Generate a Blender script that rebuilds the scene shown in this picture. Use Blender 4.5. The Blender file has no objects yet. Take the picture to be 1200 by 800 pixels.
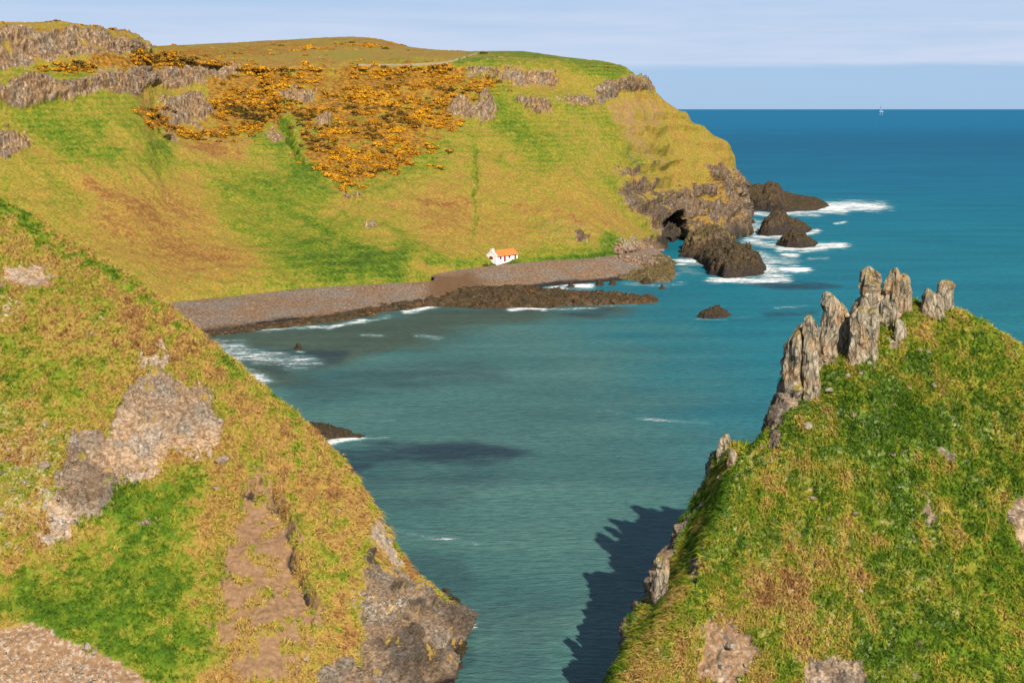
import bpy, math, random
import numpy as np
random.seed(7)
RNG = np.random.default_rng(11)
R = math.radians
sc = bpy.context.scene
col = sc.collection

# ------------------------------------------------------------------ camera
CAM_H, FPX, W0, H0 = 65.0, 1500.0, 1200.0, 800.0
PITCH = math.atan((400 - 127.5) / FPX)
SP, CP = math.sin(PITCH), math.cos(PITCH)
cam_d = bpy.data.cameras.new('camera')
cam = bpy.data.objects.new('camera', cam_d)
col.objects.link(cam)
cam.location = (0, 0, CAM_H)
cam.rotation_euler = (R(90) - PITCH, 0, 0)
cam_d.sensor_fit = 'HORIZONTAL'
cam_d.sensor_width = 36.0
cam_d.lens = 36.0 * FPX / W0
cam_d.clip_start = 1.0
cam_d.clip_end = 200000.0
sc.camera = cam

# ------------------------------------------------------------------ sun, sky, exposure
SUN_EL, SUN_AZ = 38.0, 21.0          # azimuth: to the right of straight behind the camera
sx, sy = math.sin(R(SUN_AZ)), -math.cos(R(SUN_AZ))
sun_d = bpy.data.lights.new('sun', 'SUN')
sun_d.energy = 4.8
sun_d.angle = R(0.53)
sun_d.color = (1.0, 0.90, 0.73)
sun = bpy.data.objects.new('sun', sun_d)
col.objects.link(sun)
sun.location = (60, -60, 200)
sun.rotation_euler = (R(90 - SUN_EL), 0, math.atan2(sx, -sy))
world = bpy.data.worlds.new('World')
sc.world = world
world.use_nodes = True
sc.view_settings.view_transform = 'Standard'
sc.view_settings.look = 'None'
sc.view_settings.gamma = 1.0
sc.view_settings.use_curve_mapping = False
sc.view_settings.exposure = 0.70


# ------------------------------------------------------------------ node helpers
class NT:
    def __init__(s, tree):
        s.t = tree
        s.n = tree.nodes
        s.l = tree.links

    def new(s, kind, **kw):
        n = s.n.new(kind)
        for k, v in kw.items():
            setattr(n, k, v)
        return n

    def put(s, sock, v):
        if hasattr(v, 'is_linked') or hasattr(v, 'links'):
            s.l.new(v, sock)
        else:
            if isinstance(v, tuple) and len(v) == 3 and sock.type == 'RGBA':
                v = (*v, 1.0)
            sock.default_value = v

    def math(s, op, a, b=0.0, c=0.0, clamp=False):
        n = s.new('ShaderNodeMath', operation=op, use_clamp=clamp)
        s.put(n.inputs[0], a)
        s.put(n.inputs[1], b)
        s.put(n.inputs[2], c)
        return n.outputs[0]

    def mix(s, f, a, b, blend='MIX'):
        n = s.new('ShaderNodeMix', data_type='RGBA', blend_type=blend, clamp_factor=True)
        s.put(n.inputs[0], f)
        s.put(n.inputs[6], a)
        s.put(n.inputs[7], b)
        return n.outputs[2]

    def noise(s, vec, scale, detail=4.0, rough=0.55, dist=0.0):
        n = s.new('ShaderNodeTexNoise')
        s.l.new(vec, n.inputs['Vector'])
        n.inputs['Scale'].default_value = scale
        n.inputs['Detail'].default_value = detail
        n.inputs['Roughness'].default_value = rough
        n.inputs['Distortion'].default_value = dist
        return n.outputs['Fac']

    def voro(s, vec, scale, feature='F1'):
        n = s.new('ShaderNodeTexVoronoi', feature=feature)
        s.l.new(vec, n.inputs['Vector'])
        n.inputs['Scale'].default_value = scale
        return n.outputs[0]

    def ramp(s, f, stops):
        n = s.new('ShaderNodeValToRGB')
        e = n.color_ramp.elements
        while len(e) < len(stops):
            e.new(0.5)
        for el, (p, c) in zip(e, stops):
            el.position = p
            el.color = (*c, 1.0)
        s.l.new(f, n.inputs[0])
        return n.outputs[0]

    def step(s, f, a, b):
        n = s.new('ShaderNodeMapRange', interpolation_type='SMOOTHSTEP')
        s.put(n.inputs[0], f)
        n.inputs[1].default_value = a
        n.inputs[2].default_value = b
        return n.outputs[0]

    def scale(s, vec, xyz, rot=(0, 0, 0)):
        n = s.new('ShaderNodeMapping')
        s.l.new(vec, n.inputs[0])
        n.inputs['Rotation'].default_value = rot
        n.inputs['Scale'].default_value = xyz
        return n.outputs[0]

    def bump(s, h, strength, dist, normal=None):
        n = s.new('ShaderNodeBump')
        n.inputs['Strength'].default_value = strength
        n.inputs['Distance'].default_value = dist
        s.l.new(h, n.inputs['Height'])
        if normal is not None:
            s.l.new(normal, n.inputs['Normal'])
        return n.outputs[0]


def material(name):
    m = bpy.data.materials.new(name)
    m.use_nodes = True
    t = NT(m.node_tree)
    t.n.clear()
    out = t.new('ShaderNodeOutputMaterial')
    p = t.new('ShaderNodeBsdfPrincipled')
    t.l.new(p.outputs[0], out.inputs[0])
    p.inputs['Roughness'].default_value = 0.9
    p.inputs['Specular IOR Level'].default_value = 0.15
    return m, t, p


# sky: Nishita plus thin bands of high cloud low over the sea
wt = NT(world.node_tree)
wt.n.clear()
w_out = wt.new('ShaderNodeOutputWorld')
w_bg = wt.new('ShaderNodeBackground')
w_bg.inputs['Strength'].default_value = 0.074
sky = wt.new('ShaderNodeTexSky', sky_type='NISHITA')
sky.sun_disc = False
sky.sun_elevation = R(SUN_EL)
sky.sun_rotation = math.atan2(sx, sy)
sky.air_density = 1.0
sky.dust_density = 0.3
sky.ozone_density = 2.5
wtc = wt.new('ShaderNodeTexCoord').outputs['Generated']
wsep = wt.new('ShaderNodeSeparateXYZ')
wt.l.new(wtc, wsep.inputs[0])
wz = wsep.outputs[2]
# clear air is bluer than Nishita's low sky in the photograph
low = wt.step(wz, 0.34, 0.06)
skyc = wt.mix(wt.math('MULTIPLY', low, 0.9), sky.outputs[0], (2.85, 4.45, 6.7))
wn = wt.noise(wt.scale(wtc, (2.2, 2.2, 34.0)), 1.6, 6.0, 0.6, 0.4)
wn2 = wt.noise(wt.scale(wtc, (5.0, 5.0, 60.0)), 2.2, 5.0, 0.6, 0.3)
edge = wt.math('ADD', wz, wt.math('MULTIPLY', wt.math('SUBTRACT', wn, 0.5), 0.010))
band = wt.step(edge, 0.029, 0.035)
fade = wt.step(wz, 0.115, 0.05)
dens = wt.step(wt.math('ADD', wn, wt.math('MULTIPLY', wn2, 0.35)), 0.42, 0.85)
cl = wt.math('MULTIPLY', wt.math('MULTIPLY', band, fade),
             wt.math('ADD', 0.42, wt.math('MULTIPLY', dens, 0.50)))
cl2 = wt.math('MULTIPLY', wt.step(wz, 0.05, 0.3), wt.math('MULTIPLY', dens, 0.25))
skyf = wt.mix(cl, skyc, (5.2, 5.9, 7.4))
skyf = wt.mix(cl2, skyf, (4.6, 5.3, 6.6))
wt.l.new(skyf, w_bg.inputs['Color'])
wt.l.new(w_bg.outputs[0], w_out.inputs[0])


# ------------------------------------------------------------------ image pixel coordinates read from the photograph
def ray(px, py):
    u, v = (px - 600.0) / FPX, (400.0 - py) / FPX
    y = CP + v * SP
    return u / y, (-SP + v * CP) / y


def P(px, py, d):
    a, b = ray(px, py)
    return np.array((a * d, d, CAM_H + b * d))


def PZ(px, py, z=0.0):
    a, b = ray(px, py)
    d = (z - CAM_H) / b
    return np.array((a * d, d, z))


def image_px(V):  # projects points through the camera to image pixels, where masks are outlined
    x, y, z = V[..., 0], V[..., 1], V[..., 2] - CAM_H
    f = np.maximum(y * CP - z * SP, 1e-3)
    return np.stack((600 + FPX * x / f, 400 - FPX * (y * SP + z * CP) / f), -1)


# ------------------------------------------------------------------ noise
def _h(ix, iy, iz):
    h = (ix.astype(np.int64) * 374761393 + iy.astype(np.int64) * 668265263 + iz.astype(np.int64) * 1442695041) & 0xffffffff
    h = ((h ^ (h >> 13)) * 1274126177) & 0xffffffff
    h = ((h ^ (h >> 16)) * 2246822519) & 0xffffffff
    return ((h ^ (h >> 15)) & 0xffffff) / float(0xffffff)


def vn(p):
    i = np.floor(p).astype(np.int64)
    f = p - i
    u = f * f * f * (f * (f * 6 - 15) + 10)
    r = 0
    for dx in (0, 1):
        wx = u[:, 0] if dx else 1 - u[:, 0]
        for dy in (0, 1):
            wy = u[:, 1] if dy else 1 - u[:, 1]
            for dz in (0, 1):
                wz_ = u[:, 2] if dz else 1 - u[:, 2]
                r = r + wx * wy * wz_ * _h(i[:, 0] + dx, i[:, 1] + dy, i[:, 2] + dz)
    return r


ROT = np.array(((0.36, 0.48, -0.8), (-0.8, 0.60, 0.0), (0.48, 0.64, 0.6)))


def fbm(p, s=1.0, o=4, g=0.5, ridge=False):
    p = p * s
    a, t, r = 1.0, 0.0, 0
    for k in range(o):
        n = vn(p + 17.3 * k)
        if ridge:
            n = 1 - np.abs(2 * n - 1)
        r = r + a * n
        t += a
        a *= g
        p = (p @ ROT.T) * 2.03
    return r / t


def cells(x, y, seed=0):
    """distance to the nearest jittered cell centre and that cell's random value"""
    ix, iy = np.floor(x).astype(np.int64), np.floor(y).astype(np.int64)
    best = np.full(x.shape, 9.0)
    val = np.zeros(x.shape)
    sd = np.full(x.shape, seed, dtype=np.int64)
    for dx in (-1, 0, 1):
        for dy in (-1, 0, 1):
            cx, cy = ix + dx, iy + dy
            jx, jy = cx + _h(cx, cy, sd), cy + _h(cx, cy, sd + 5)
            d = np.hypot(jx - x, jy - y)
            m = d < best
            best = np.where(m, d, best)
            val = np.where(m, _h(cx, cy, sd + 9), val)
    return best, val


def sstep(x, a, b):
    t = np.clip((x - a) / (b - a), 0, 1)
    return t * t * (3 - 2 * t)


def sdist(Q, poly):
    """signed distance to a polygon, positive inside"""
    poly = np.asarray(poly, float)
    d = np.full(len(Q), 1e9)
    ins = np.zeros(len(Q), bool)
    n = len(poly)
    for i in range(n):
        a, b = poly[i], poly[(i + 1) % n]
        e = b - a
        w = Q - a
        t = np.clip((w @ e) / max(e @ e, 1e-9), 0, 1)
        d = np.minimum(d, np.hypot(w[:, 0] - t * e[0], w[:, 1] - t * e[1]))
        c = ((a[1] <= Q[:, 1]) != (b[1] <= Q[:, 1]))
        with np.errstate(divide='ignore', invalid='ignore'):
            xi = a[0] + (Q[:, 1] - a[1]) / (e[1] if abs(e[1]) > 1e-9 else 1e-9) * e[0]
        ins ^= c & (Q[:, 0] < xi)
    return np.where(ins, d, -d)


def region(Q, poly, soft=3.0, nz=None, amp=0.0):
    poly = np.asarray(poly, float)
    lo, hi = poly.min(0) - soft - amp - 2, poly.max(0) + soft + amp + 2
    m = np.zeros(len(Q))
    k = np.where((Q > lo).all(1) & (Q < hi).all(1))[0]
    if len(k):
        s = sdist(Q[k], poly)
        if nz is not None:
            s = s + (nz[k] - 0.5) * 2 * amp
        m[k] = sstep(s, -soft, soft)
    return m


def stroke(Q, pts, w, nz=None, amp=0.0):
    pts = np.asarray(pts, float)
    d = np.full(len(Q), 1e9)
    for a, b in zip(pts[:-1], pts[1:]):
        e = b - a
        q = Q - a
        t = np.clip((q @ e) / max(e @ e, 1e-9), 0, 1)
        d = np.minimum(d, np.hypot(q[:, 0] - t * e[0], q[:, 1] - t * e[1]))
    if nz is not None:
        d = d + (nz - 0.5) * 2 * amp
    return np.exp(-np.clip(d / w, -1, 9) ** 2)


# ------------------------------------------------------------------ mesh helpers
def mesh_from(name, V, F, mat=None, attrs=None, smooth=True, cols_=None):
    me = bpy.data.meshes.new(name)
    V = np.asarray(V, np.float32)
    F = np.asarray(F, np.int32)
    k = F.shape[1]
    me.vertices.add(len(V))
    me.vertices.foreach_set('co', V.ravel())
    me.loops.add(F.size)
    me.loops.foreach_set('vertex_index', F.ravel())
    me.polygons.add(len(F))
    me.polygons.foreach_set('loop_start', np.arange(0, F.size, k, dtype=np.int32))
    me.update(calc_edges=True)
    me.validate()
    if smooth:
        me.polygons.foreach_set('use_smooth', np.ones(len(me.polygons), bool))
    for an, arr in (attrs or {}).items():
        arr = np.asarray(arr, np.float32)
        a = me.attributes.new(an, 'FLOAT_COLOR', 'POINT')
        c = np.ones((len(V), 4), np.float32)
        c[:, :arr.shape[1]] = arr
        a.data.foreach_set('color', c.ravel())
    if mat:
        me.materials.append(mat)
    return me


def link(name, me, parent=None, loc=None, rz=None):
    o = bpy.data.objects.new(name, me)
    col.objects.link(o)
    if parent is not None:
        o.parent = parent
    if loc is not None:
        o.location = loc
    if rz is not None:
        o.rotation_euler = (0, 0, rz)
    return o


def tag(o, label=None, cat=None, group=None, kind=None):
    if label:
        o['label'] = label
    if cat:
        o['category'] = cat
    if group:
        o['group'] = group
    if kind:
        o['kind'] = kind
    return o


def grid_faces(nr, nc):
    i = np.arange(nr * nc).reshape(nr, nc)
    return np.stack((i[:-1, :-1], i[:-1, 1:], i[1:, 1:], i[1:, :-1]), -1).reshape(-1, 4)


def hermite(Pn, counts):
    """non-uniform cubic through the points along axis 0, counts samples per span"""
    n = len(Pn)
    ch = np.linalg.norm(np.diff(Pn, axis=0), axis=-1)
    ch = np.maximum(ch.reshape(n - 1, -1).mean(1), 0.05) ** 0.6
    sec = np.diff(Pn, axis=0) / ch.reshape(-1, *([1] * (Pn.ndim - 1)))
    T = np.zeros_like(Pn)
    T[0], T[-1] = sec[0], sec[-1]
    for i in range(1, n - 1):
        w = ch[i - 1] / (ch[i - 1] + ch[i])
        T[i] = sec[i - 1] * (1 - w) + sec[i] * w
    out = []
    for i in range(n - 1):
        m = counts[i]
        t = (np.arange(m) / m).reshape(-1, *([1] * (Pn.ndim - 1)))
        t2, t3 = t * t, t * t * t
        out.append((2 * t3 - 3 * t2 + 1) * Pn[i] + (t3 - 2 * t2 + t) * T[i] * ch[i]
                   + (-2 * t3 + 3 * t2) * Pn[i + 1] + (t3 - t2) * T[i + 1] * ch[i])
    out.append(Pn[-1:])
    return np.concatenate(out, 0)


def loft(G, rcounts, ccounts):
    G = np.asarray(G, float)                       # rows, columns, 3
    A = hermite(G, rcounts)
    B = hermite(np.swapaxes(A, 0, 1), ccounts)
    return np.swapaxes(B, 0, 1)


def normals(V):
    du = np.gradient(V, axis=1)
    dv = np.gradient(V, axis=0)
    n = np.cross(du, dv)
    n /= np.maximum(np.linalg.norm(n, axis=-1, keepdims=True), 1e-9)
    return n


def ragged(V, Q, a, b, big, small):
    """jitters outlines so that every patch has a torn natural edge"""
    w = [fbm(V + o_, big, 3) - 0.5 for o_ in (5.0, 91.0)]
    z = [fbm(V + o_, small, 3, 0.65) - 0.5 for o_ in (33.0, 57.0)]
    return Q + np.stack((w[0] * a + z[0] * b, w[1] * a + z[1] * b), -1)


class Ground:
    """looks up a surface point under an image pixel"""
    def __init__(s, V, N=None):
        s.V = V
        s.N = N
        s.Q = image_px(V)

    def at(s, px, py):
        d = np.hypot(s.Q[:, 0] - px, s.Q[:, 1] - py)
        k = np.where(d < max(2.5, d.min() + 0.7))[0]
        return k[np.argmin(s.V[k, 1])]


# ------------------------------------------------------------------ terrain materials
def terrain_material(name, k, streak=(1, 1, 1), rock_cols=None, bump=1.0, stops=None, rock_stretch=(1, 1, 0.25),
                     fine=0.30, mid=0.30, rk=1.0, vary=0.8, crack=0.5, rbump=1.0):
    m, t, p = material(name)
    tc = t.new('ShaderNodeTexCoord').outputs['Object']
    a = t.new('ShaderNodeAttribute', attribute_name='mask_a')
    b = t.new('ShaderNodeAttribute', attribute_name='mask_b')
    sa = t.new('ShaderNodeSeparateColor')
    sb = t.new('ShaderNodeSeparateColor')
    t.l.new(a.outputs['Color'], sa.inputs[0])
    t.l.new(b.outputs['Color'], sb.inputs[0])
    rock, green, soil = sa.outputs
    wet, pale, heath = sb.outputs  # wet tones also darken dry rock and stand in for shade
    v = t.scale(tc, streak)
    nf = t.noise(v, 1.5 * k, 5, 0.62)
    nm = t.noise(v, 0.34 * k, 4, 0.6, 0.6)
    nl = t.noise(tc, 0.05 * k, 3, 0.5)
    g = t.math('ADD', green, t.math('MULTIPLY', t.math('SUBTRACT', nf, 0.5), fine * 2))
    g = t.math('ADD', g, t.math('MULTIPLY', t.math('SUBTRACT', nm, 0.5), mid * 2))
    g = t.math('ADD', g, t.math('MULTIPLY', t.math('SUBTRACT', nl, 0.5), 0.25), clamp=True)
    stops = stops or [(0.0, (0.20, 0.095, 0.028)), (0.22, (0.29, 0.165, 0.042)), (0.42, (0.27, 0.195, 0.034)),
                      (0.60, (0.175, 0.175, 0.018)), (0.80, (0.085, 0.135, 0.009)), (1.0, (0.034, 0.075, 0.006))]
    c = t.ramp(g, stops)
    hv = t.noise(tc, 2.2 * k, 3, 0.6)
    val = t.math('ADD', 1.0 - vary * 0.5, t.math('MULTIPLY', hv, vary))
    hs = t.new('ShaderNodeHueSaturation')
    t.l.new(c, hs.inputs['Color'])
    t.l.new(val, hs.inputs['Value'])
    c = hs.outputs[0]
    # dark heath and dead gorse wood
    hc = t.ramp(t.noise(tc, 1.1 * k, 4, 0.65), [(0.3, (0.055, 0.034, 0.010)), (0.45, (0.15, 0.075, 0.013)), (0.60, (0.31, 0.15, 0.014))])
    c = t.mix(t.step(t.math('ADD', heath, t.math('MULTIPLY', t.math('SUBTRACT', nf, 0.5), 0.7)), 0.35, 0.65), c, hc)
    # bare soil
    so = t.ramp(t.noise(tc, 1.3 * k, 5, 0.65), [(0.25, (0.13, 0.075, 0.04)), (0.55, (0.235, 0.14, 0.075)), (0.8, (0.32, 0.21, 0.125))])
    c = t.mix(t.step(t.math('ADD', soil, t.math('MULTIPLY', t.math('SUBTRACT', nf, 0.5), 2.2)), 0.36, 0.64), c, so)
    # rock
    rv = t.scale(tc, rock_stretch)
    rn = t.noise(rv, rk * k, 8, 0.74, 0.3)
    rcell = t.voro(rv, 1.6 * rk * k)
    rock_cols = rock_cols or [(0.30, (0.055, 0.045, 0.036)), (0.45, (0.155, 0.125, 0.096)), (0.58, (0.26, 0.215, 0.162)), (0.72, (0.44, 0.37, 0.29))]
    rc = t.ramp(t.math('ADD', t.math('MULTIPLY', rn, 0.92), t.math('MULTIPLY', rcell, 0.10)), rock_cols)
    jit = t.new('ShaderNodeTexNoise')
    t.l.new(rv, jit.inputs['Vector'])
    jit.inputs['Scale'].default_value = 1.4 * rk * k
    jit.inputs['Detail'].default_value = 3
    wv_ = t.new('ShaderNodeVectorMath', operation='MULTIPLY_ADD')
    t.l.new(jit.outputs['Color'], wv_.inputs[0])
    wv_.inputs[1].default_value = (0.9 / k,) * 3
    t.l.new(rv, wv_.inputs[2])
    crk = t.math('MINIMUM', t.step(t.voro(wv_.outputs[0], 0.42 * rk * k, 'DISTANCE_TO_EDGE'), 0.0, 0.07),
                 t.math('ADD', 0.45, t.math('MULTIPLY', t.step(t.voro(wv_.outputs[0], 1.15 * rk * k, 'DISTANCE_TO_EDGE'), 0.0, 0.09), 0.55)))
    crk = t.math('MAXIMUM', crk, t.step(t.noise(tc, 0.5 * k, 3, 0.6), 0.42, 0.58))
    crk = t.math('ADD', 1.0 - crack, t.math('MULTIPLY', crk, crack))
    rc = t.mix(crk, t.mix(1.0, rc, (0.28, 0.25, 0.23), 'MULTIPLY'), rc)
    warm = t.step(t.noise(tc, 0.21 * k, 4, 0.6), 0.36, 0.58)
    rc = t.mix(t.math('MULTIPLY', warm, 0.55), rc, t.mix(1.0, rc, (1.15, 0.83, 0.5), 'MULTIPLY'))
    wc = t.ramp(rn, [(0.3, (0.016, 0.014, 0.013)), (0.6, (0.05, 0.041, 0.034)), (0.8, (0.11, 0.085, 0.062))])
    rc = t.mix(wet, rc, wc)
    rf = t.step(t.math('ADD', rock, t.math('ADD', t.math('MULTIPLY', t.math('SUBTRACT', nf, 0.5), 1.7), t.math('MULTIPLY', t.math('SUBTRACT', nm, 0.5), 1.2))), 0.44, 0.58)
    c = t.mix(rf, c, rc)
    # loose pale stones
    pc = t.ramp(t.noise(tc, 3.0 * k, 3, 0.6), [(0.3, (0.22, 0.18, 0.14)), (0.6, (0.50, 0.45, 0.38)), (0.8, (0.62, 0.58, 0.52))])
    pf = t.math('MULTIPLY', pale, t.step(t.noise(tc, 1.7 * k, 3, 0.6), 0.50, 0.60))
    c = t.mix(pf, c, pc)
    t.l.new(c, p.inputs['Base Color'])
    gb = t.math('ADD', t.math('MULTIPLY', nf, 0.7), t.math('MULTIPLY', t.noise(v, 5.0 * k, 3, 0.6), 0.35))
    bn = t.bump(gb, 0.55 * bump, 0.5 / k)
    rb = t.bump(t.math('ADD', t.math('MULTIPLY', rn, 0.8), t.math('MULTIPLY', crk, 0.28)), rbump * bump, 1.3 / (k * rk))
    mixn = t.new('ShaderNodeMix', data_type='VECTOR')
    t.l.new(rf, mixn.inputs[0])
    t.l.new(bn, mixn.inputs[4])
    t.l.new(rb, mixn.inputs[5])
    t.l.new(mixn.outputs[1], p.inputs['Normal'])
    return m


M_far = terrain_material('far_turf', 0.55, vary=1.7, streak=(1, 1, 0.45), bump=1.0, fine=0.54, mid=0.32, rk=1.7,
                         stops=[(0.0, (0.165, 0.075, 0.022)), (0.22, (0.225, 0.135, 0.030)), (0.42, (0.205, 0.155, 0.025)),
                                (0.60, (0.140, 0.145, 0.014)), (0.80, (0.070, 0.115, 0.007)), (1.0, (0.030, 0.065, 0.005))],
                         rock_cols=[(0.36, (0.040, 0.029, 0.020)), (0.46, (0.165, 0.120, 0.082)), (0.56, (0.30, 0.23, 0.162)), (0.68, (0.55, 0.45, 0.34))])
M_near = terrain_material('near_turf', 1.25, (1, 0.5, 0.6), bump=1.0, fine=0.34, rk=1.5, rock_stretch=(0.75, 1, 1.35), crack=0.45, rbump=0.8,
                          rock_cols=[(0.33, (0.085, 0.064, 0.048)), (0.43, (0.25, 0.195, 0.150)), (0.54, (0.42, 0.345, 0.275)), (0.68, (0.62, 0.54, 0.45))],
                          stops=[(0.0, (0.20, 0.095, 0.032)), (0.22, (0.28, 0.155, 0.046)), (0.42, (0.25, 0.170, 0.036)),
                                 (0.60, (0.165, 0.175, 0.018)), (0.80, (0.075, 0.135, 0.008)), (1.0, (0.030, 0.075, 0.005))])


def rock_material(name, k, stops, stretch=(1, 1, 0.5), moss=0.0, moss_col=(0.16, 0.13, 0.015), wetline=False, bump=1.0):
    m, t, p = material(name)
    geo = t.new('ShaderNodeNewGeometry')
    pos = geo.outputs['Position']
    v = t.scale(pos, stretch)
    n = t.noise(v, k, 7, 0.68, 0.4)
    c = t.ramp(n, stops)
    n2 = t.noise(pos, 0.23 * k, 4, 0.6)
    c = t.mix(t.math('MULTIPLY', t.step(n2, 0.45, 0.65), 0.6), c, t.mix(1.0, c, (1.2, 0.8, 0.48), 'MULTIPLY'))
    jit = t.new('ShaderNodeTexNoise')
    t.l.new(v, jit.inputs['Vector'])
    jit.inputs['Scale'].default_value = 1.2 * k
    wv_ = t.new('ShaderNodeVectorMath', operation='MULTIPLY_ADD')
    t.l.new(jit.outputs['Color'], wv_.inputs[0])
    wv_.inputs[1].default_value = (0.7 / k,) * 3
    t.l.new(v, wv_.inputs[2])
    crk = t.step(t.voro(wv_.outputs[0], 0.5 * k, 'DISTANCE_TO_EDGE'), 0.0, 0.06)
    c = t.mix(crk, t.mix(1.0, c, (0.3, 0.27, 0.25), 'MULTIPLY'), c)
    # lichen flecks
    li = t.step(t.noise(pos, 2.6 * k, 4, 0.7), 0.60, 0.68)
    c = t.mix(t.math('MULTIPLY', li, 0.45), c, (0.46, 0.43, 0.35))
    if wetline:
        zs = t.new('ShaderNodeSeparateXYZ')
        t.l.new(pos, zs.inputs[0])
        zz = t.math('ADD', zs.outputs[2], t.math('MULTIPLY', t.math('SUBTRACT', n2, 0.5), 5.0))
        wc = t.ramp(n, [(0.3, (0.016, 0.013, 0.012)), (0.6, (0.052, 0.038, 0.031)), (0.8, (0.10, 0.07, 0.055))])
        c = t.mix(t.step(zz, 6.5, 2.5), c, wc)
    if moss > 0:
        nz = t.new('ShaderNodeSeparateXYZ')
        t.l.new(geo.outputs['Normal'], nz.inputs[0])
        mf = t.math('ADD', nz.outputs[2], t.math('MULTIPLY', t.math('SUBTRACT', t.noise(pos, 0.8 * k, 4, 0.65), 0.5), 1.6))
        mc = t.mix(t.noise(pos, 1.4 * k, 3, 0.6), moss_col, (0.24, 0.18, 0.03))
        c = t.mix(t.math('MULTIPLY', t.step(mf, 0.50, 0.80), moss), c, mc)
    t.l.new(c, p.inputs['Base Color'])
    t.l.new(t.bump(t.math('ADD', n, t.math('MULTIPLY', t.noise(pos, 4.0 * k, 4, 0.65), 0.4)), bump, 0.8 / k), p.inputs['Normal'])
    return m


BAS = [(0.30, (0.066, 0.052, 0.038)), (0.42, (0.205, 0.168, 0.122)), (0.54, (0.335, 0.285, 0.212)), (0.68, (0.54, 0.48, 0.38))]
DARK = [(0.30, (0.016, 0.013, 0.011)), (0.45, (0.042, 0.032, 0.025)), (0.58, (0.085, 0.062, 0.044)), (0.72, (0.19, 0.14, 0.095))]
M_pillar = rock_material('basalt_pillar', 1.9, BAS, (1, 1, 0.35), moss=0.9)
M_boulder = rock_material('pale_boulder', 1.6, [(0.25, (0.13, 0.10, 0.08)), (0.5, (0.33, 0.27, 0.21)), (0.75, (0.52, 0.46, 0.38))], (1, 1, 1), moss=0.1)
M_shoreb = rock_material('shore_boulder', 0.7, [(0.25, (0.10, 0.07, 0.055)), (0.5, (0.27, 0.19, 0.14)), (0.75, (0.43, 0.33, 0.26))], (1, 1, 1))
M_searock = rock_material('sea_rock', 0.7, DARK, (1, 1, 0.8), moss=0.16, moss_col=(0.11, 0.075, 0.012), wetline=True)
M_shelf = rock_material('shelf_rock', 0.42, [(0.25, (0.020, 0.016, 0.014)), (0.45, (0.05, 0.035, 0.027)), (0.62, (0.11, 0.065, 0.042)), (0.8, (0.20, 0.13, 0.09))], (1, 1, 0.8), moss=0.12)
M_weedy = rock_material('weedy_shelf_rock', 0.42, [(0.25, (0.03, 0.022, 0.018)), (0.45, (0.09, 0.062, 0.045)), (0.62, (0.17, 0.115, 0.08)), (0.8, (0.28, 0.2, 0.15))], (1, 1, 0.8), moss=0.22, moss_col=(0.22, 0.24, 0.012))

# ------------------------------------------------------------------ far headland
# each column: base image pixel and height, pixel rows of four points up the slope, cliff top, then plateau
def column(base, zb, pys, top, dt, offs, tail):
    b = PZ(base[0], base[1], zb)
    tp = P(top[0], top[1], dt)
    pts = [np.array((b[0], b[1] - 0.6, b[2] - 9.0)), b]
    n = len(pys)
    for i, (py, o) in enumerate(zip(pys, offs)):
        f = (base[1] - py) / (base[1] - top[1])
        px = base[0] + (top[0] - base[0]) * f
        a, e = ray(px, py)
        s = (tp[2] - b[2]) / (tp[1] - b[1])
        d = (CAM_H - b[2] + s * b[1]) / (s - e)
        pts.append(P(px, py, d + o))
    pts.append(tp)
    for q in tail:
        pts.append(P(*q))
    return pts


CO = (9, 13, 13, 11, 6, 7)           # how far the hollow talus lies behind a straight slope
C = []
C.append(column((-210, 376), 6, (310, 240, 185, 128, 93, 74), (-200, 30), 470, CO, ((-205, 28.5, 500), (-210, 28, 580), (-210, 30, 900))))
C.append(column((-90, 372), 6, (305, 237, 182, 128, 93, 75), (-80, 31), 492, CO, ((-82, 29.8, 520), (-85, 29.5, 600), (-85, 31, 920))))
C.append(column((0, 368), 6, (300, 235, 180, 129, 95, 77), (0, 33.5), 510, CO, ((0, 32.2, 540), (0, 32, 620), (0, 36, 940))))
C.append(column((90, 362), 5, (290, 228, 172, 124, 92, 74), (80, 36), 530, CO, ((80, 35.2, 560), (80, 36, 640), (80, 40, 960))))
C.append(column((160, 358), 4.5, (280, 220, 165, 116, 88, 68), (148, 45), 552, CO, ((146, 46, 575), (146, 50, 650), (146, 62, 960))))
C.append(column((215, 353), 4, (280, 215, 165, 114, 84, 74), (190, 62), 585, CO, ((185, 58, 640), (180, 54.5, 720), (180, 58, 1200))))
C.append(column((290, 345), 4, (270, 210, 165, 122, 98, 85), (268, 75), 606, CO, ((262, 64, 680), (255, 52.5, 800), (255, 55, 1300))))
C.append(column((360, 338), 4, (265, 210, 170, 130, 104, 88), (340, 77), 622, CO, ((336, 66, 700), (330, 49, 850), (330, 54, 1400))))
C.append(column((440, 333), 4, (260, 205, 166, 130, 104, 88), (420, 77), 634, CO, ((420, 69, 700), (425, 45, 880), (425, 60, 1400))))
C.append(column((512, 321), 4.5, (258, 205, 166, 130, 104, 88), (500, 75), 641, CO, ((492, 67, 700), (485, 56.5, 860), (485, 62, 1300))))
C.append(column((575, 311), 5, (254, 202, 162, 128, 102, 88), (560, 74), 645, CO, ((558, 68, 690), (550, 60.5, 780), (550, 68, 1200))))
C.append(column((640, 306), 5, (252, 202, 162, 132, 114, 99), (612, 77), 650, CO, ((612, 68, 690), (610, 60.5, 760), (610, 70, 1100))))
C.append(column((690, 303), 5, (252, 205, 166, 136, 117, 101), (660, 80), 655, CO, ((660, 72, 690), (658, 66.5, 740), (655, 78, 1000))))
C.append(column((728, 297), 4.5, (255, 210, 174, 144, 122, 107), (702, 87), 661, (9, 12, 11, 9, 6, 5), ((703, 78, 690), (702, 73, 730), (695, 86, 900))))
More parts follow.
